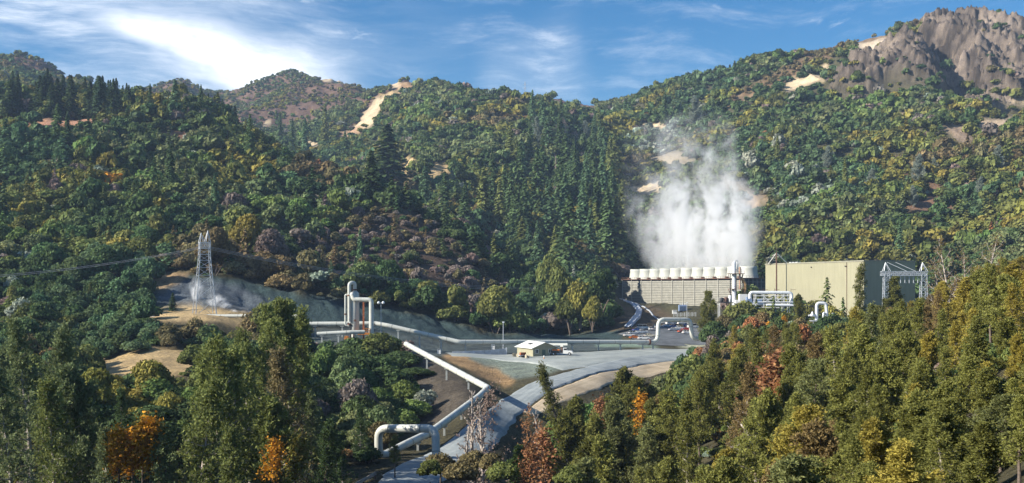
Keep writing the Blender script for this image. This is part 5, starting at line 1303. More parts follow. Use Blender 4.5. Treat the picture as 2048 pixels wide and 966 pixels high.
def grid_pts(cell, d0, d1, p0=-90, p1=2140, jit=.48):
    xa = (p0 - CX) / F * d1; xb = (p1 - CX) / F * d1
    gx, gy = np.meshgrid(np.arange(xa, xb, cell), np.arange(d0, d1, cell), indexing='ij')
    gx = gx + rng.uniform(-jit, jit, gx.shape) * cell; gy = gy + rng.uniform(-jit, jit, gy.shape) * cell
    x, y = gx.ravel(), gy.ravel(); px = x / y * F + CX
    k = (px > p0) & (px < p1); return x[k], y[k]
SHR = []
for cell, d0, d1 in ((3.2, 36, 200), (4.6, 200, 430), (5.4, 430, 760), (6.0, 760, 1150), (7.0, 1150, 1600), (9.0, 1600, 2650)):
    x, y = grid_pts(cell, d0, d1, -90, 2140 if d0 > 36 else 3600); z = ground(x, y)
    px = x / y * F + CX; n1 = fbm(x / 60, y / 60, 3); n2 = rng.random(len(x))
    r = np.where(y < 760, rng.gamma(3.2, .95, len(x)) + .8, rng.gamma(3.6, .80, len(x)) + .9) * (cell / 4.4) ** .9
    r = np.clip(r, 1.0, 8.0)
    r = np.where(y < 200, np.minimum(r * .55, .45 + y * .007), r); r = np.where(y < 430, np.minimum(r, 4.6), r); r = np.where((y < 430) & (px > 1380), np.minimum(r, 3.2), r)
    bare = bare_at(x, y); pyb = HZ - z * F / y
    brown = inpoly(px, pyb, [(640, 480), (740, 420), (830, 430), (900, 480), (980, 550), (1060, 600), (1080, 650), (950, 650), (850, 600), (700, 575), (560, 560), (560, 520)]) & (y < 700)
    r = np.where(brown, r * .62, r)
    high = inpoly(px, pyb, [(1450, 205), (1600, 118), (1700, 72), (1860, 30), (1860, 50), (1720, 88), (1600, 150), (1460, 215)])
    r = np.where(high, r * .6, r); r = np.where((y > 1700), r * .62, r); thin_ = (y > 1650) & (px < 1000) & (fbm(x / 70, y / 90, 4) > -.05)
    keep = (n2 > bare * 0.97) & (clear_of(x, y) > r * .9) & (n2 < .97)
    top = z + r * 1.45
    ptop = HZ - top * F / y
    keep &= ~((y < 430) & (ptop < lim(px)))
    keep &= ~((y < 262) & (px > 160) & (px < 412) & (ptop < 748)); keep &= ~((y < 262) & (px < 330) & (ptop < 650))
    keep &= ~((px > 1222) & (px < 1462) & (y > 425) & (y < 735)); keep &= ~((y < 200) & (px < 1130) & (px > 700))
    keep &= seen(x, y, top, 0.004) & ~(thin_ & (n2 < .62))
    keep &= ~((y < 440) & (px > 860) & (px < 1340) & (y > 262))       # the open valley floor stays open
    keep &= ~((px > 330) & (px < 660) & (y > 396) & (y < 425))
    pmid = HZ - (z + r * .7) * F / y
    for sc_ in SCARS:
        keep &= ~(inpoly(px, pmid, sc_) & (rng.random(len(x)) < .80)); keep &= ~(inpoly(px, ptop, sc_) & (rng.random(len(x)) < .6))
    SHR.append(np.stack([x, y, z, r, px, np.where(high, 1, 0) + np.where(brown, 2, 0)], -1)[keep])
SHR = np.concatenate(SHR)
NS = len(SHR)
x, y, z, r, px, flag = SHR.T
py = HZ - z * F / y
u1 = fbm(x / 60 + 3, y / 60, 3) * 1.8 + rng.normal(0, .19, NS); u2 = fbm(x / 120 + 40, y / 120 - 7, 3) * 1.9 + rng.normal(0, .15, NS)
pick = np.full(NS, names_pal.index('dark green'))
def setp(m, n): pick[m] = names_pal.index(n)
setp(u1 > .05, 'olive'); setp(u1 > .62, 'yellow-green'); setp((u2 > .35), 'grey-green'); setp((u2 > .35) & (u1 > .25), 'bright green')
setp((u2 < -.85), 'brown-green'); setp((u2 < -.5) & (u1 < -.2), 'blue-green'); setp(rng.random(NS) < .03, 'purplish grey'); setp(rng.random(NS) < .012, 'silvery'); setp(rng.random(NS) < .002, 'russet')
leftside = (y < 1000) & (px < 900)
setp(leftside & (u1 < .0) & (rng.random(NS) < .35), 'dark green')
setp((px > 1400) & (y > 650) & (y < 1000) & (rng.random(NS) < .28), 'olive')
setp((px > 1450) & (y > 760) & (y < 1000) & (u2 > .05) & (rng.random(NS) < .6), 'blue-green')
setp((px > 1450) & (y > 760) & (y < 1000) & (u2 > .4) & (rng.random(NS) < .2), 'silvery')
setp((flag == 1) | ((flag == 1) & (rng.random(NS) < .5)), 'brown-green'); setp((flag == 2) & (rng.random(NS) < .6), 'purplish grey'); setp((flag == 2) & (rng.random(NS) < .35), 'brown-green')
setp((px > 1395) & (px < 1620) & (y < 430) & (rng.random(NS) < .2), 'russet'); setp((px > 1395) & (px < 1620) & (y < 430) & (rng.random(NS) < .3), 'brown-green')
setp((px > 330) & (px < 520) & (y > 300) & (y < 372) & (rng.random(NS) < .5), 'brown-green')
def near_px(a, b_, rad, ylo, yhi, n, p=1.0): setp((np.hypot(px - a, (py - b_) * 1.6) < rad) & (y > ylo) & (y < yhi) & (rng.random(NS) < p), n)
near_px(226, 368, 17, 500, 800, 'golden'); near_px(20, 372, 12, 500, 800, 'golden', .5); near_px(470, 360, 60, 500, 800, 'yellow-green', .7); near_px(530, 350, 30, 500, 800, 'yellow-green')
near_px(400, 345, 30, 500, 900, 'bright green'); near_px(60, 320, 90, 550, 900, 'blue-green', .8); near_px(1565, 670, 22, 250, 430, 'golden', .7); near_px(1500, 675, 30, 250, 430, 'russet', .6)
near_px(1150, 600, 60, 420, 520, 'yellow-green', .5); near_px(1310, 290, 50, 700, 1400, 'silvery', .4)
base = np.array([rgb(n) for n in names_pal])[pick] * 1.17 * rng.uniform(.84, 1.18, NS)[:, None] * np.array([1, 1, 1]) 
base[:, 0] *= rng.uniform(.88, 1.15, NS)
hz_ = rng.uniform(.68, 1.4, NS)                                 # height factor
# the 250 that show largest become trees of their own, the rest is one mass of brush
score = r / y
vis_t = seen(x, y, z + r * .9)
order = np.argsort(-(score * vis_t))
N_IND = 262
ind = order[:N_IND]; rest = np.ones(NS, bool); rest[ind] = False

def mass(name, idx, protos, scale_z=1.0):
    Vs, Qs, Cs = [], [], []; off = 0; pr = rng.integers(0, len(protos), len(idx)); rot = rng.uniform(0, 2 * math.pi, len(idx))
    for k, (PV, PQ, PC) in enumerate(protos):
        s = idx[pr == k]; a = rot[pr == k]
        if not len(s): continue
        ca, sa = np.cos(a)[:, None], np.sin(a)[:, None]; rr = r[s][:, None]
        Xv = (PV[None, :, 0] * ca - PV[None, :, 1] * sa) * rr + x[s][:, None]; Yv = (PV[None, :, 0] * sa + PV[None, :, 1] * ca) * rr + y[s][:, None]
        Zv = (PV[None, :, 2] * hz_[s][:, None] - .12) * rr + z[s][:, None]
        Vs.append(np.stack([Xv, Yv, Zv], -1).reshape(-1, 3)); n = len(PV)
        Qs.append((PQ[None] + (np.arange(len(s)) * n)[:, None, None]).reshape(-1, 4) + off); off += n * len(s)
        Cs.append((PC[None] * base[s][:, None, :]).reshape(-1, 3))
    return np.concatenate(Vs), np.concatenate(Qs), np.concatenate(Cs)
idx = np.nonzero(rest)[0]
near0_p = [crown_round(90 + s, 10, 950, .072, height=h_, ballres=(7, 4)) for s, h_ in enumerate((.9, 1.1, .8, 1.2, 1.0, .95))]
def small_conifer(seed, nb, per, leaf, hh=2.5):
    V_, Q_, C_ = crown_fir(seed, nb, per, leaf, w=.30, power=.9); V_ = V_ * np.array([2.7, 2.7, hh]); return V_, Q_, C_
near_p = [crown_round(100 + s, 9, 460, .105, height=h_, ballres=(6, 3)) for s, h_ in enumerate((.9, 1.1, .8, 1.2, 1.0, .95))]
mid_p = [crown_round(120 + s, 7, 170, .165, height=h_, ballres=(5, 3)) for s, h_ in enumerate((.9, 1.1, .8, 1.2, 1.0, .95))]
far_p = [crown_round(140 + s, 5, 60, .24, height=h_, ballres=(5, 3)) for s, h_ in enumerate((.9, 1.0, .8, 1.1))]
near0_p += [crown_round(97, 12, 900, .07, height=1.7, base=.3, spread=.45)]; near_p += [small_conifer(302, 50, 8, .042), crown_round(107, 10, 440, .10, height=1.7, base=.3, spread=.45)]
mid_p += [small_conifer(303, 34, 7, .065, 2.0), crown_round(127, 8, 160, .16, height=1.6, base=.25, spread=.45)]
groups = [mass("b", idx[y[idx] < 430], near0_p), mass("b", idx[(y[idx] >= 430) & (y[idx] < 620)], near_p), mass("b", idx[(y[idx] >= 620) & (y[idx] < 1000)], mid_p), mass("b", idx[y[idx] >= 1000], far_p)]
bv, bq, bc = merge(groups)
print("SHRUBS", NS, "faces", len(bq))
tag(link("brush", np_mesh("brush", bv, quads=bq, mat=m_leaf, col=np.clip(bc, 0, .8))), "dense chaparral brush and scrub oak clothing the hillsides", "brush", None, "stuff")

# ---- trees as things
TREES = []        # (object, kind word, colour word, px, py, D)
def add_tree(name, crown_me, trunk_me, loc, s, sz, colr, kind, cword, group):
    t = bpy.data.objects.new(name, None); sc.collection.objects.link(t); t.location = loc
    t.rotation_euler = (0, 0, random.uniform(0, 6.28)); t.scale = (s, s, sz); t.empty_display_size = .5
    if crown_me is not None:
        c = bpy.data.objects.new("crown" if crown_me.name[:4] != 'bare' else "branches", crown_me); sc.collection.objects.link(c); c.parent = t; c.color = (*colr, 1)
    if trunk_me is not None:
        k = bpy.data.objects.new("trunk", trunk_me); sc.collection.objects.link(k); k.parent = t
    t['category'] = kind; t['group'] = group
    TREES.append((t, kind, cword, CX + loc[0] / loc[1] * F, HZ - (loc[2] + sz * .5) * F / loc[1], loc[1])); return t
for i in ind:
    k = int(rng.integers(0, len(OAK_ME)))
    nm = names_pal[pick[i]]
    add_tree("oak_tree", OAK_ME[k], OAKT_ME[k % 3], (float(x[i]), float(y[i]), float(z[i]) - .1 * float(r[i])), float(r[i]), float(r[i] * hz_[i]), tuple(base[i]), "oak tree", nm, "oaks and broad shrubs on the slopes")

def fir(px_, top, D, wd=1.0, c='dark green', k=1.0, name="fir_tree", kind="fir tree", minh=4):
    x_ = X(px_, D); g_ = G(x_, D); h_ = Z(top, D) - g_
    if h_ < minh: h_ = minh
    v = random.uniform(.85, 1.2) * k
    q = random.randrange(5)
    return add_tree(name, FIR_ME[q], FIRT_ME, (x_, D, g_ - .2), h_ * wd, h_, tuple(a * v for a in rgb(c)), kind, c, "firs and pines on the ridges")
def fir_on(px_, pyb, h_px, wd=1.0, c='dark green', k=1.0, d0=430, d1=2600):
    x_, y_, z_ = hit(px_, pyb, d0, d1); return fir(px_, HZ - (z_ * F / y_) - h_px, y_, wd, c, k)
# big firs of the middle gorge
fir_on(775, 395, 146, 1.75, 'dark green', .95); fir_on(742, 400, 100, 1.3, 'dark green', .95)
for (a, top, bot, w_) in ( (1075, 345, 440, .95), (1140, 440, 545, 1.25), (1050, 400, 480, 1.0), (968, 372, 452, 1.1), (1165, 410, 500, 1.0), (1120, 360, 450, .9),
        (1180, 305, 370, .9), (1172, 340, 420, .8), (1098, 395, 480, 1.1), (1215, 425, 520, 1.1), (1235, 440, 535, 1.2), (1262, 470, 540, 1.0), (1195, 380, 460, .9), (1040, 330, 420, .8), (1010, 365, 440, .9), (985, 340, 420, .9),
        (930, 400, 470, 1.0), (890, 375, 440, 1.1), (850, 360, 420, 1.1), (1000, 395, 470, 1.0), (1022, 375, 460, .8), (1085, 300, 360, .8), (1120, 250, 300, .9), (1065, 205, 250, .9), (1085, 215, 265, .9), (1105, 220, 270, .8), (1122, 218, 262, .8), (1150, 330, 400, .8), (1130, 385, 470, .9),
        (1148, 300, 350, .8), (1060, 270, 330, .8), (1200, 265, 320, .8), (1220, 300, 360, .9), (1225, 360, 430, .9), (1205, 330, 400, .9), (1180, 455, 535, 1.0), (1110, 480, 540, 1.0), (1075, 470, 530, .9), (1245, 395, 470, .9),
        (430, 378, 440, .9), (340, 320, 385, 1.0), (350, 185, 240, 1.1), (300, 188, 230, .8), (402, 190, 232, .9), (445, 215, 250, .9), (500, 262, 330, .8), (610, 268, 330, .8), (585, 265, 320, .7), (690, 285, 330, 1.0), (115, 232, 285, 1.1), (135, 245, 290, 1.1),
        (720, 480, 530, .7), (465, 330, 380, .8), (650, 235, 290, .8), (560, 250, 300, .8), (1555, 290, 330, .9), (1620, 265, 305, .9), (1690, 340, 385, .9), (1800, 470, 520, 1.0), (1330, 205, 250, .9), (1250, 210, 240, .9)):
    fir_on(a, bot, (bot - top) * 1.5, w_ * .88, random.choice(['dark green', 'dark green', 'blue-green', 'olive']), 1.5)
# pine stand on the western ridge
for k in range(46):
    a = random.uniform(-40, 292); D_ = random.uniform(860, 960); x_ = X(a, D_); g_ = G(x_, D_)
    topy = np.interp(a, [-40, 0, 60, 100, 150, 200, 250, 292], [140, 140, 142, 135, 143, 150, 158, 190]) + abs(random.gauss(0, 14))
    fir(a, topy, D_, random.uniform(.8, 1.25), random.choice(['dark green', 'dark green', 'blue-green']), .85, minh=9)
for k in range(18): a = random.uniform(838, 1012); x_ = X(a, 1480); fir(a, HZ - G(x_, 1480) * F / 1480 - random.uniform(8, 22), 1480, random.uniform(.9, 1.5), 'dark green', .8, minh=5)
for k in range(20):
    a = random.choice([random.uniform(1420, 1475), random.uniform(1468, 1530)]); D_ = 1370; x_ = X(a, D_); fir(a, HZ - G(x_, D_) * F / D_ - random.uniform(14, 30), D_, random.uniform(1.2, 1.9), random.choice(['dark green', 'olive']), .95, minh=6)
for k in range(10): a = random.uniform(1295, 1420); D_ = 1430; fir(a, HZ - G(X(a, D_), D_) * F / D_ - random.uniform(5, 12), D_, random.uniform(1.2, 1.8), 'olive', .9, minh=4)
for k in range(44):
    a = random.uniform(1020, 1245); pyb = random.uniform(260, 530); fir_on(a, pyb, random.uniform(60, 120) * (0.5 + .5 * (pyb - 230) / 300), random.uniform(.9, 1.25), random.choice(['dark green', 'blue-green', 'dark green', 'olive']), 1.45)
for k in range(18):
    a = random.uniform(0, 420); pyb = random.uniform(560, 640) if k < 8 else random.uniform(300, 540); fir_on(a, pyb, random.uniform(28, 48), random.uniform(1.1, 1.7), random.choice(['bright green', 'dark green', 'olive']), .95, d0=330)
# silvery and dead conifers
for (a, top, bot) in ((1075, 243, 288), (1172, 248, 284), (1655, 300, 345), (1742, 345, 385), (1838, 318, 370), (1826, 378, 415), (1996, 300, 350), (1962, 360, 398), (1870, 320, 345), (1390, 205, 260), (905, 345, 370)):
    x_, y_, z_ = hit(a, bot, 430, 1600); h_ = (bot - top) / F * y_ * 1.15; q = random.randrange(2, 4)
    add_tree("pine_tree", PINES[3 if a % 2 else 6][0], PINES[3 if a % 2 else 6][1], (x_, y_, z_ - .3), h_ / 15, h_ / 15, tuple(c_ * 1.1 for c_ in rgb('silvery')), "pine tree", "silvery", "silvery pines scattered on the slopes")
for (a, top, bot) in ((1103, 238, 300), (1133, 240, 305), (1148, 262, 310), (1112, 310, 345), (1015, 410, 450), (1200, 262, 300), (835, 320, 352), (1112, 250, 300), (1268, 485, 540), (1290, 250, 285)):
    x_, y_, z_ = hit(a, bot, 430, 1600); h_ = (bot - top) / F * y_
    add_tree("dead_tree", WISPY[0], BARE_T[a % 3], (x_, y_, z_ - .3), h_ / 15 * .8, h_ / 15, (.30, .24, .23), "dead tree", "grey", "dead grey conifers")

# near pines -------------------------------------------------------
def pine(px_, top, D, v=None, c='olive', k=1.0, wide=1.0, lean=0.0, name="pine_tree", kind="pine tree", kit=None, group="pines on the near slopes"):
    x_ = X(px_, D); g_ = G(x_, D); h_ = max(3.0, Z(top, D) - g_)
    q = kit or PINES[v if v is not None else random.randrange(len(PINES))]; v_ = random.uniform(.85, 1.18) * k
    s_ = (h_ / 15) ** .75 * wide
    t = add_tree(name, q[0], q[1], (x_, D, g_ - .3), s_, h_ / 15, tuple(a * v_ * w_ for a, w_ in zip(rgb(c), (1.16, 1.03, .88) if px_ > 1100 else (1, 1, 1))), kind, c, group)
    if lean: t.rotation_euler = (0, lean, 0)
    return t
for (a, top, D, v, c) in ((62, 640, 150, 5, 'grey-green'), (95, 655, 142, 3, 'grey-green'), (25, 735, 128, 0, 'grey-green'), (150, 742, 125, 6, 'grey-green'), (185, 765, 150, 2, 'dark green'), (5, 700, 165, 1, 'grey-green'), (215, 850, 118, 5, 'grey-green'), (112, 760, 110, 4, 'olive'),
        (430, 678, 118, 4, 'olive'), (408, 700, 124, 1, 'olive'), (480, 700, 126, 4, 'olive'), (500, 690, 140, 5, 'olive'), (460, 730, 150, 2, 'grey-green'), (392, 760, 112, 0, 'olive'), (510, 665, 160, 3, 'olive'), (545, 612, 172, 6, 'olive'), (565, 612, 165, 5, 'olive'), (528, 640, 160, 0, 'olive'), (607, 622, 178, 2, 'olive'), (590, 680, 150, 5, 'olive'),
        (568, 700, 132, 4, 'brown-green'), (620, 790, 150, 2, 'grey-green'), (640, 840, 140, 3, 'dark green'), (530, 800, 118, 6, 'olive'), (470, 860, 100, 0, 'olive'), (350, 850, 112, 3, 'grey-green'), (240, 780, 165, 2, 'dark green'), (690, 870, 150, 5, 'dark green'), (720, 810, 185, 2, 'dark green'), (790, 870, 170, 3, 'olive')):
    pine(a, top, D, v, c, 1.35 if c != 'dark green' else 1.0, 1.0, kit=SLIM[v % 5] if v not in (6,) else None)
for (a, top, D, v, c) in ((1025, 893, 150, 2, 'bright green'), (1160, 800, 190, 5, 'olive'), (1132, 835, 175, 6, 'olive'), (1240, 742, 205, 3, 'olive'), (1262, 760, 200, 6, 'olive'), (1205, 800, 180, 5, 'olive'), (1215, 860, 150, 0, 'grey-green'), (1165, 880, 140, 4, 'olive'), (1300, 770, 205, 2, 'brown-green'), (1322, 790, 190, 5, 'brown-green'),
        (1290, 860, 150, 6, 'olive'), (1340, 840, 150, 3, 'olive'), (1722, 530, 330, 0, 'olive'), (1418, 585, 400, 3, 'olive'), (1600, 590, 395, 5, 'olive'), (1790, 556, 330, 2, 'olive'), (1772, 600, 330, 3, 'olive'), (1762, 612, 300, 2, 'olive'), (1842, 598, 320, 5, 'olive'), (1820, 604, 300, 6, 'yellow-green'), (1858, 592, 300, 3, 'brown-green'), (1560, 760, 140, 1, 'russet'), (1575, 760, 150, 2, 'russet'), (1620, 720, 150, 4, 'olive'), (1480, 700, 190, 2, 'olive'), (1465, 720, 180, 6, 'olive')):
    pine(a, top, D, v, c, kit=SPARSE if a == 1722 else None)
pine(1148, 722, 212, None, 'olive', 1.0, 1.0, -.30, kit=SPARSE)
# the pine slope on the east side
cand = []
rp = random.Random(5)
for d_lo, d_hi, want in ((33, 60, 30), (58, 85, 32), (85, 130, 44), (130, 200, 56), (200, 330, 56)):
  got = 0
  for tries in range(3000):
    if got >= want: break
    D_ = rp.uniform(d_lo, d_hi); a = rp.uniform(1120 if D_ > 60 else 1500, 2220); x_ = X(a, D_)
    if a < 1420 and D_ < 118: continue
    if any((x_ - q[0]) ** 2 + (D_ - q[1]) ** 2 < ((2.9 + .011 * D_) if D_ > 58 else 2.0) ** 2 for q in cand): continue
    g_ = G(x_, D_)
    if D_ > 60 and clear_of(np.array([x_]), np.array([D_]))[0] < 2.5: continue
    if a < 1420 and D_ > 235: continue
    h_ = rp.uniform(8.5, 17) if D_ > 120 else rp.uniform(6, 12) if D_ > 58 else rp.uniform(2.6, 5.5)
    L_ = float(lim(a)) + abs(rp.gauss(0, 16)) + max(0, (120 - D_) * 3.2)
    hm = (HZ - L_) / F * D_ - g_
    if hm < (3.2 if D_ > 58 else 2.0): continue
    h_ = min(h_, hm); top = HZ - (g_ + h_) * F / D_
    if top > 985: continue
    cand.append((x_, D_)); got += 1
    c = rp.choice(['olive'] * 7 + ['grey-green', 'yellow-green', 'yellow-green', 'brown-green'])
    if a > 1850 and top < 640: c = rp.choice(['brown-green', 'olive', 'yellow-green', 'yellow-green'])
    slim_ = rp.random() < .42
    pine(a, top, D_, None, c, rp.uniform(1.1, 1.5), rp.uniform(.8, 1.15), kit=rp.choice(SLIM) if slim_ else None)
print("EAST PINES", len(cand))
for (a, top, D) in ((1905, 478, 215), (1935, 500, 205), (1888, 520, 225), (1965, 470, 210), (1812, 640, 175), (1640, 850, 120)):
    pine(a, top, D, None, 'brown-green', 1.2, 1.1, kit=WISPY, name="bare_tree", kind="bare tree", group="half-bare trees on the east slope")
# bare trees and autumn colour near the lower road
for (a, top, D, k_) in ((945, 778, 150, 0), (968, 800, 146, 1), (920, 850, 140, 2), (1082, 822, 160, 2), (1070, 850, 150, 1)):
    x_ = X(a, D); g_ = G(x_, D); h_ = Z(top, D) - g_
    add_tree("bare_tree", WISPY[0] if a > 940 else None, BARE_T[k_], (x_, D, g_ - .3), (h_ / 15) * .9, h_ / 15, rgb('russet', 1.2) if a > 1000 else (.3, .22, .18), "bare tree", "grey", "leafless trees by the lower road")
for (a, top, D, hh_, c, v) in ((1085, 868, 140, 7.5, 'russet', 2), (1058, 895, 135, 6, 'russet', 2), (238, 866, 112, 5.2, 'golden', 0), (300, 846, 113, 6.2, 'golden', 1), (265, 872, 114, 5.0, 'golden', 0), (322, 880, 116, 4.6, 'golden', 2), (285, 838, 120, 5.5, 'yellow-green', 2), (545, 885, 108, 4.5, 'golden', 2), (590, 880, 116, 5, 'yellow-green', 0),
        (1282, 795, 186, 7.5, 'golden', 2), (1568, 650, 362, 4.5, 'golden', 0), (1505, 655, 362, 5, 'russet', 1), (1558, 742, 142, 11, 'russet', 0), (1200, 800, 176, 6, 'russet', 2)):
    x_ = X(a, D); g_ = G(x_, D); z1_ = Z(top, D); s_ = hh_ / 6; z_ = max(g_ - .2, z1_ - hh_)
    t = add_tree("autumn_tree", BROAD[v][0], BROAD[v][1], (x_, D, z_), s_, s_, rgb(c, 1.1), "autumn tree", c, "autumn trees near the road")
    if z_ > g_ + .3:
        tk = segs_mesh("lower_trunk", [(np.array([0, 0, (g_ - z_) / s_ - .1]), np.array([0, 0, .15]), .13, .10)], m_bark, 6)
        o = bpy.data.objects.new("lower_trunk", tk); sc.collection.objects.link(o); o.parent = t
for (a, py_, D, rr, c) in ((880, 925, 140, 2.2, 'brown-green'), (920, 940, 128, 2.4, 'brown-green'), (950, 925, 134, 2.0, 'brown-green'), (860, 950, 130, 1.7, 'olive'), (985, 940, 130, 1.8, 'brown-green'), (1005, 950, 124, 2.0, 'olive'), (1140, 950, 120, 2.0, 'olive')):
    x_ = X(a, D); z_ = Z(py_, D) - rr * .8; g_ = G(x_, D); k_ = random.randrange(8)
    t = add_tree("shrub", OAK_ME[k_], None, (x_, D, z_), rr, rr, rgb(c, 1.15), "shrub", c, "shrubs near the road")
    tk = segs_mesh("shrub_trunk", [(np.array([0, 0, (g_ - z_) / rr]), np.array([.05, 0, .3]), .08, .05)], m_bark, 6)
    o = bpy.data.objects.new("trunk", tk); sc.collection.objects.link(o); o.parent = t
# big oaks on the knoll beneath the separator and along the road bank
for (a, top, D, rr, c) in ((760, 664, 300, 7.0, 'olive'), (805, 700, 290, 6.5, 'dark green'), (835, 745, 275, 5.0, 'dark green'), (690, 700, 285, 6.0, 'dark green'), (650, 690, 280, 5.0, 'bright green'), (730, 705, 270, 6.5, 'dark green'), (780, 730, 262, 6.5, 'dark green'), (680, 750, 255, 6.5, 'dark green'),
        (640, 770, 240, 6.0, 'dark green'), (720, 775, 240, 6.0, 'dark green'), (770, 790, 232, 5.5, 'dark green'), (600, 740, 250, 5.5, 'dark green'), (560, 770, 235, 5.5, 'dark green'), (690, 830, 215, 5.5, 'dark green'), (740, 850, 205, 4.5, 'dark green'), (270, 745, 225, 6.0, 'dark green'), (310, 755, 215, 5.5, 'bright green'), (215, 760, 220, 6, 'dark green'), (350, 770, 215, 5.5, 'dark green'),
        (640, 850, 190, 5, 'dark green'), (590, 830, 200, 5, 'dark green'), (300, 810, 180, 5, 'dark green'), (240, 830, 175, 5, 'dark green'), (340, 840, 170, 5, 'dark green'), (380, 800, 200, 5, 'dark green'), (180, 800, 200, 5.5, 'dark green'), (120, 740, 235, 6, 'dark green'), (60, 720, 245, 6, 'dark green'), (10, 730, 240, 6, 'dark green'), (765, 840, 200, 3.2, 'brown-green'), (735, 905, 185, 3.0, 'dark green'),
        (1120, 530, 515, 8.5, 'olive'), (1160, 555, 480, 8, 'yellow-green'), (1100, 505, 545, 7.5, 'olive'), (1190, 545, 480, 7, 'dark green'), (1205, 535, 490, 6.5, 'dark green'), (1140, 585, 480, 7, 'olive'), (1185, 590, 460, 5, 'yellow-green'), (1010, 582, 490, 7.5, 'olive'), (1085, 560, 520, 7, 'dark green'),
        (1385, 705, 235, 6.0, 'olive'), (1370, 725, 228, 5.5, 'olive'), (1400, 740, 215, 5.5, 'dark green'), (1430, 640, 350, 5.5, 'dark green'), (1480, 634, 372, 4.5, 'dark green'), (1450, 628, 380, 4.0, 'brown-green'), (1530, 634, 365, 4.5, 'dark green'), (1560, 632, 372, 4.0, 'dark green')):
    x_ = X(a, D); g_ = G(x_, D); h_ = max(3, Z(top, D) - g_); k_ = random.randrange(8)
    hn = OAKN[k_][0][:, 2].max(); v_ = random.uniform(.85, 1.15)
    add_tree("oak_tree", OAK_ME[k_], OAKT_ME[k_ % 3], (x_, D, g_ + max(0, h_ - rr * 1.7) * .5), rr, (h_ - max(0, h_ - rr * 1.7) * .5) / hn, tuple(q * v_ for q in rgb(c)), "oak tree", c, "oaks and broad shrubs on the slopes")
# fallen trunks
for (a, b_, D, lab) in (((1476, 842), (1500, 872), 128, "pale fallen trunk leaning through the pines below the plant"), ((1492, 875), (1560, 940), 112, "long bleached log lying among the pine trunks")):
    p0, p1 = Vector(P(*a, D)), Vector(P(*b_, D - 6)); b = MB(); b.tube([p0 - p0, (p1 - p0) * .5 + Vector((0, 0, .1)), p1 - p0], [.08, .14, .2], 7); tag(b.build("fallen_trunk", m_bark_pale, None, tuple(p0)), lab, "log")

# ---- labels from look and place
MARKS = [("the lattice pylon", 409, 545), ("the steam separator", 715, 620), ("the metal-roofed shed", 1075, 705), ("the square pipe loop", 1345, 665), ("the cooling tower", 1370, 570), ("the turbine building", 1630, 570), ("the switchyard gantry", 1808, 560),
         ("the lower pipe loop", 815, 890), ("the tall solitary fir", 775, 320), ("the steam plume", 1370, 400), ("the rocky peak", 1880, 110), ("the bend in the road", 1000, 800), ("the bare reddish bank", 100, 245), ("the ridge dirt track", 750, 225),
         ("the dry grass terrace", 300, 725), ("the golden hillside tree", 228, 360), ("the dirt shoulder of the road", 1230, 770), ("the low pipeline loop", 540, 620), ("the skyline pylon", 1050, 185), ("the golden trees", 270, 890), ("the fallen pale trunk", 1490, 860)]
ORD = ["first", "second", "third", "fourth", "fifth", "sixth", "seventh", "eighth", "ninth", "tenth", "eleventh", "twelfth"] 
tens = {20: 'twenty', 30: 'thirty', 40: 'forty', 50: 'fifty', 60: 'sixty', 70: 'seventy', 80: 'eighty', 90: 'ninety'}
def ordinal(n):
    if n < 12: return ORD[n]
    n = n + 1
    teen = {13: 'thirteenth', 14: 'fourteenth', 15: 'fifteenth', 16: 'sixteenth', 17: 'seventeenth', 18: 'eighteenth', 19: 'nineteenth'}
    if n in teen: return teen[n]
    if n % 10 == 0: return tens[n].replace('ty', 'tieth')
    return tens[n // 10 * 10] + '-' + ORD[n % 10 - 1]
buck = {}
for (o, kind, cw, px_, py_, D_) in TREES:
    m = min(MARKS, key=lambda q: (q[1] - px_) ** 2 + 1.5 * (q[2] - py_) ** 2); ddx, ddy = px_ - m[1], py_ - m[2]
    side = ("above" if ddy < 0 else "below") if abs(ddy) * 1.1 > abs(ddx) else ("west of" if ddx < 0 else "east of")
    hpx = max(o.scale[2] * (15 if 'pine' in kind or 'bare' in kind or 'dead' in kind else 1) / D_ * F, 1)
    size = 'small' if hpx < 22 else ('big' if hpx > 90 else 'middling')
    buck.setdefault((kind, cw, side, m[0], size), []).append((math.hypot(ddx, ddy), o))
for (kind, cw, side, mk_, size), l in buck.items():
    l.sort(key=lambda q: q[0])
    for n_, (_, o) in enumerate(l):
        o['label'] = (f"{size} {cw} {kind} {side} {mk_}" if len(l) == 1 else f"{ordinal(n_)} {size} {cw} {kind} {side} {mk_}")
print("TREES", len(TREES))

# ------------------------------------------------------------------ steam and air
def vol_base(name):
    m, nt, out = new_mat(name)
    pvn = nt.nodes.new('ShaderNodeVolumePrincipled'); nt.links.new(pvn.outputs[0], out.inputs['Volume'])
    t = nt.nodes.new('ShaderNodeTexCoord'); sp = nt.nodes.new('ShaderNodeSeparateXYZ'); nt.links.new(t.outputs['Object'], sp.inputs[0])
    return m, nt, pvn, t, sp
ms, nt, pvn, t, sp = vol_base("steam")
pvn.inputs['Color'].default_value = (.97, .98, 1.0, 1); pvn.inputs['Anisotropy'].default_value = 0.0
SX, SY, SZ = sp.outputs
HH = math_n(nt, 'DIVIDE', SZ, 92.0)
wn3 = nt.nodes.new('ShaderNodeTexNoise'); nt.links.new(t.outputs['Object'], wn3.inputs['Vector']); wn3.inputs['Scale'].default_value = 0.035; wn3.inputs['Detail'].default_value = 2
wa = nt.nodes.new('ShaderNodeVectorMath'); wa.operation = 'MULTIPLY_ADD'; nt.links.new(wn3.outputs['Color'], wa.inputs[0]); wa.inputs[1].default_value = (26, 20, 26); nt.links.new(t.outputs['Object'], wa.inputs[2])
nb = noise_n(nt, map_n(nt, wa.outputs[0], scl=(1, 1, .8)), 0.068, 6, 0.66)
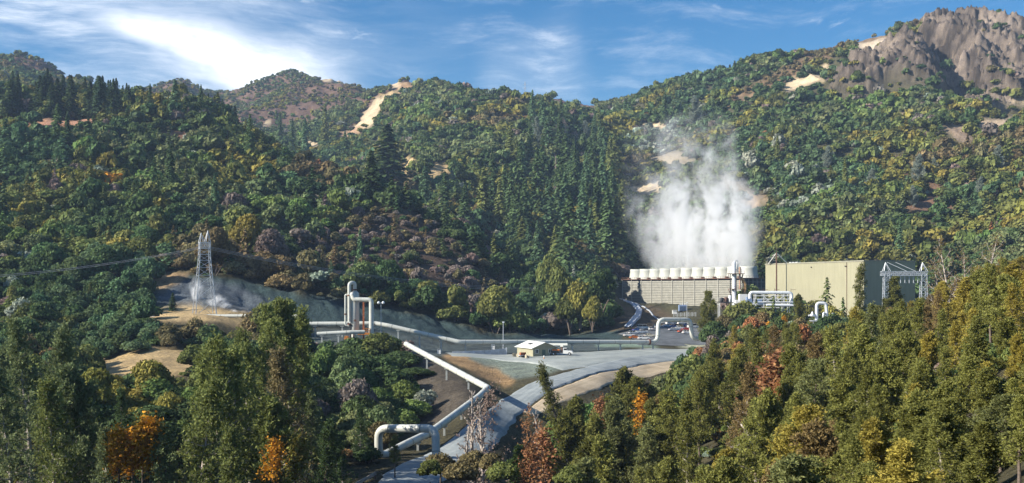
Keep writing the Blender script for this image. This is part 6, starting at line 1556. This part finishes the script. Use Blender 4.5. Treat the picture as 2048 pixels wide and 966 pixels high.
nbig = noise_n(nt, map_n(nt, wa.outputs[0], loc=(5, 9, 2)), 0.028, 2, 0.5)
def curve(nt, v, pts):
    n = nt.nodes.new('ShaderNodeFloatCurve'); nt.links.new(v, n.inputs['Value']); c = n.mapping.curves[0]
    c.points[0].location = pts[0]; c.points[1].location = pts[-1]
    for p_ in pts[1:-1]: c.points.new(*p_)
    n.mapping.update(); return n.outputs[0]
ctr = math_n(nt, 'MULTIPLY', curve(nt, HH, [(0, .70), (.3, .60), (.6, .50), (1, .42)]), 100)
hw = math_n(nt, 'MULTIPLY', curve(nt, HH, [(0, .52), (.25, .66), (.5, .70), (.75, .6), (1, .5)]), 100)
ex = math_n(nt, 'DIVIDE', math_n(nt, 'ABSOLUTE', math_n(nt, 'SUBTRACT', math_n(nt, 'ADD', SX, math_n(nt, 'MULTIPLY', math_n(nt, 'SUBTRACT', nbig, .5), math_n(nt, 'MULTIPLY', HH, 60))), ctr)), hw)
exf = smooth_n(nt, ex, 1.0, .78)
yw = math_n(nt, 'ADD', math_n(nt, 'MULTIPLY', HH, 11.0), 4.8)
ey = math_n(nt, 'DIVIDE', math_n(nt, 'ABSOLUTE', SY), yw)
eyf = smooth_n(nt, ey, 1.0, .55)
east = smooth_n(nt, math_n(nt, 'SUBTRACT', SX, math_n(nt, 'MULTIPLY', HH, -12.0)), 0.0, 95.0, .16, 1.0)
dh = curve(nt, HH, [(0, 1.0), (.18, .85), (.45, .62), (.65, .38), (.85, .20), (1, 0.0)])
cols = math_n(nt, 'ADD', math_n(nt, 'MULTIPLY', math_n(nt, 'COSINE', math_n(nt, 'MULTIPLY', math_n(nt, 'SUBTRACT', SX, CS * .5), 2 * math.pi / CS)), .5), .5)
lowf = smooth_n(nt, HH, 0.02, .26, .95, 0.0)
colm = math_n(nt, 'ADD', math_n(nt, 'MULTIPLY', math_n(nt, 'SUBTRACT', math_n(nt, 'POWER', cols, .8), 1.0), lowf), 1.0)
thr = smooth_n(nt, HH, 0.0, .6, .36, .53)
nn_ = math_n(nt, 'SUBTRACT', nb, thr)
nf = smooth_n(nt, nn_, -.05, .17)
nfm = math_n(nt, 'ADD', nf, smooth_n(nt, HH, .0, .22, .25, 0.015))
dn = exf
for q_ in (eyf, east, dh, colm, nfm): dn = math_n(nt, 'MULTIPLY', dn, q_)
dn = math_n(nt, 'MULTIPLY', dn, .33)
nt.links.new(dn, pvn.inputs['Density'])
so = Vector((math.sin(-trz), math.cos(-trz), 0))
org = TW0 + Vector((-math.sin(trz), math.cos(trz), 0)) * (TDP / 2 + .6); 
b = MB(); b.box(((TL - 30) / 2 + 5, 0, 46.5), (TL + 50, 34, 92.6))
o = b.build("steam", ms, None, (org.x, org.y, TB + th + 6.0)); o.rotation_euler = (0, 0, trz)
tag(o, "white steam plume rising from the row of cooling tower stacks", "steam", None, "stuff")

mf, nt, pvn, t, sp = vol_base("fumarole_steam")
pvn.inputs['Color'].default_value = (.97, .98, 1, 1)
ln = nt.nodes.new('ShaderNodeVectorMath'); ln.operation = 'LENGTH'; nt.links.new(t.outputs['Object'], ln.inputs[0])
n1_ = noise_n(nt, t.outputs['Object'], 2.2, 4, .6, 0.6)
dd_ = math_n(nt, 'MULTIPLY', smooth_n(nt, ln.outputs['Value'], 1.0, .15), smooth_n(nt, n1_, .42, .66))
nt.links.new(math_n(nt, 'MULTIPLY', dd_, 1.6), pvn.inputs['Density'])
for (a, b_, D, sx, sz_, lab) in ((393, 582, 408, 3.2, 6.5, "thin steam wisp behind the pylon leg on the grey cut slope"), (432, 603, 404, 4.6, 3.6, "brightest steam puff at the foot of the pylon"), (467, 626, 400, 1.8, 2.0, "small low steam puff beside the pipeline mound"), (450, 612, 404, 3.0, 2.2, "faint steam drift between the pylon puffs")):
    bm_ = bmesh.new(); bmesh.ops.create_icosphere(bm_, subdivisions=2, radius=1.0); me = bpy.data.meshes.new("steam_puff"); bm_.to_mesh(me); bm_.free(); me.materials.append(mf)
    x_, y_ = X(a, D), D; o = link("steam_puff", me, None, (x_, y_, Z(b_, D))); o.scale = (sx, 2.2, sz_); tag(o, lab, "steam", "fumarole steam around the pylon", "stuff")

mh, nt, pvn, t, sp = vol_base("haze_air")
pvn.inputs['Color'].default_value = (.50, .68, 1.0, 1); pvn.inputs['Density'].default_value = 0.00008; pvn.inputs['Anisotropy'].default_value = 0.0
zlo, zhi = float(H.min()) - 4, float(H.max()) + 14
xw = float(XX.max()) + 60
b = MB(); b.box((0, 2260, (zlo + zhi) / 2), (2 * xw, 4720, zhi - zlo)); tag(b.build("haze", mh), "thin blue haze filling the valley air", "haze", None, "stuff")
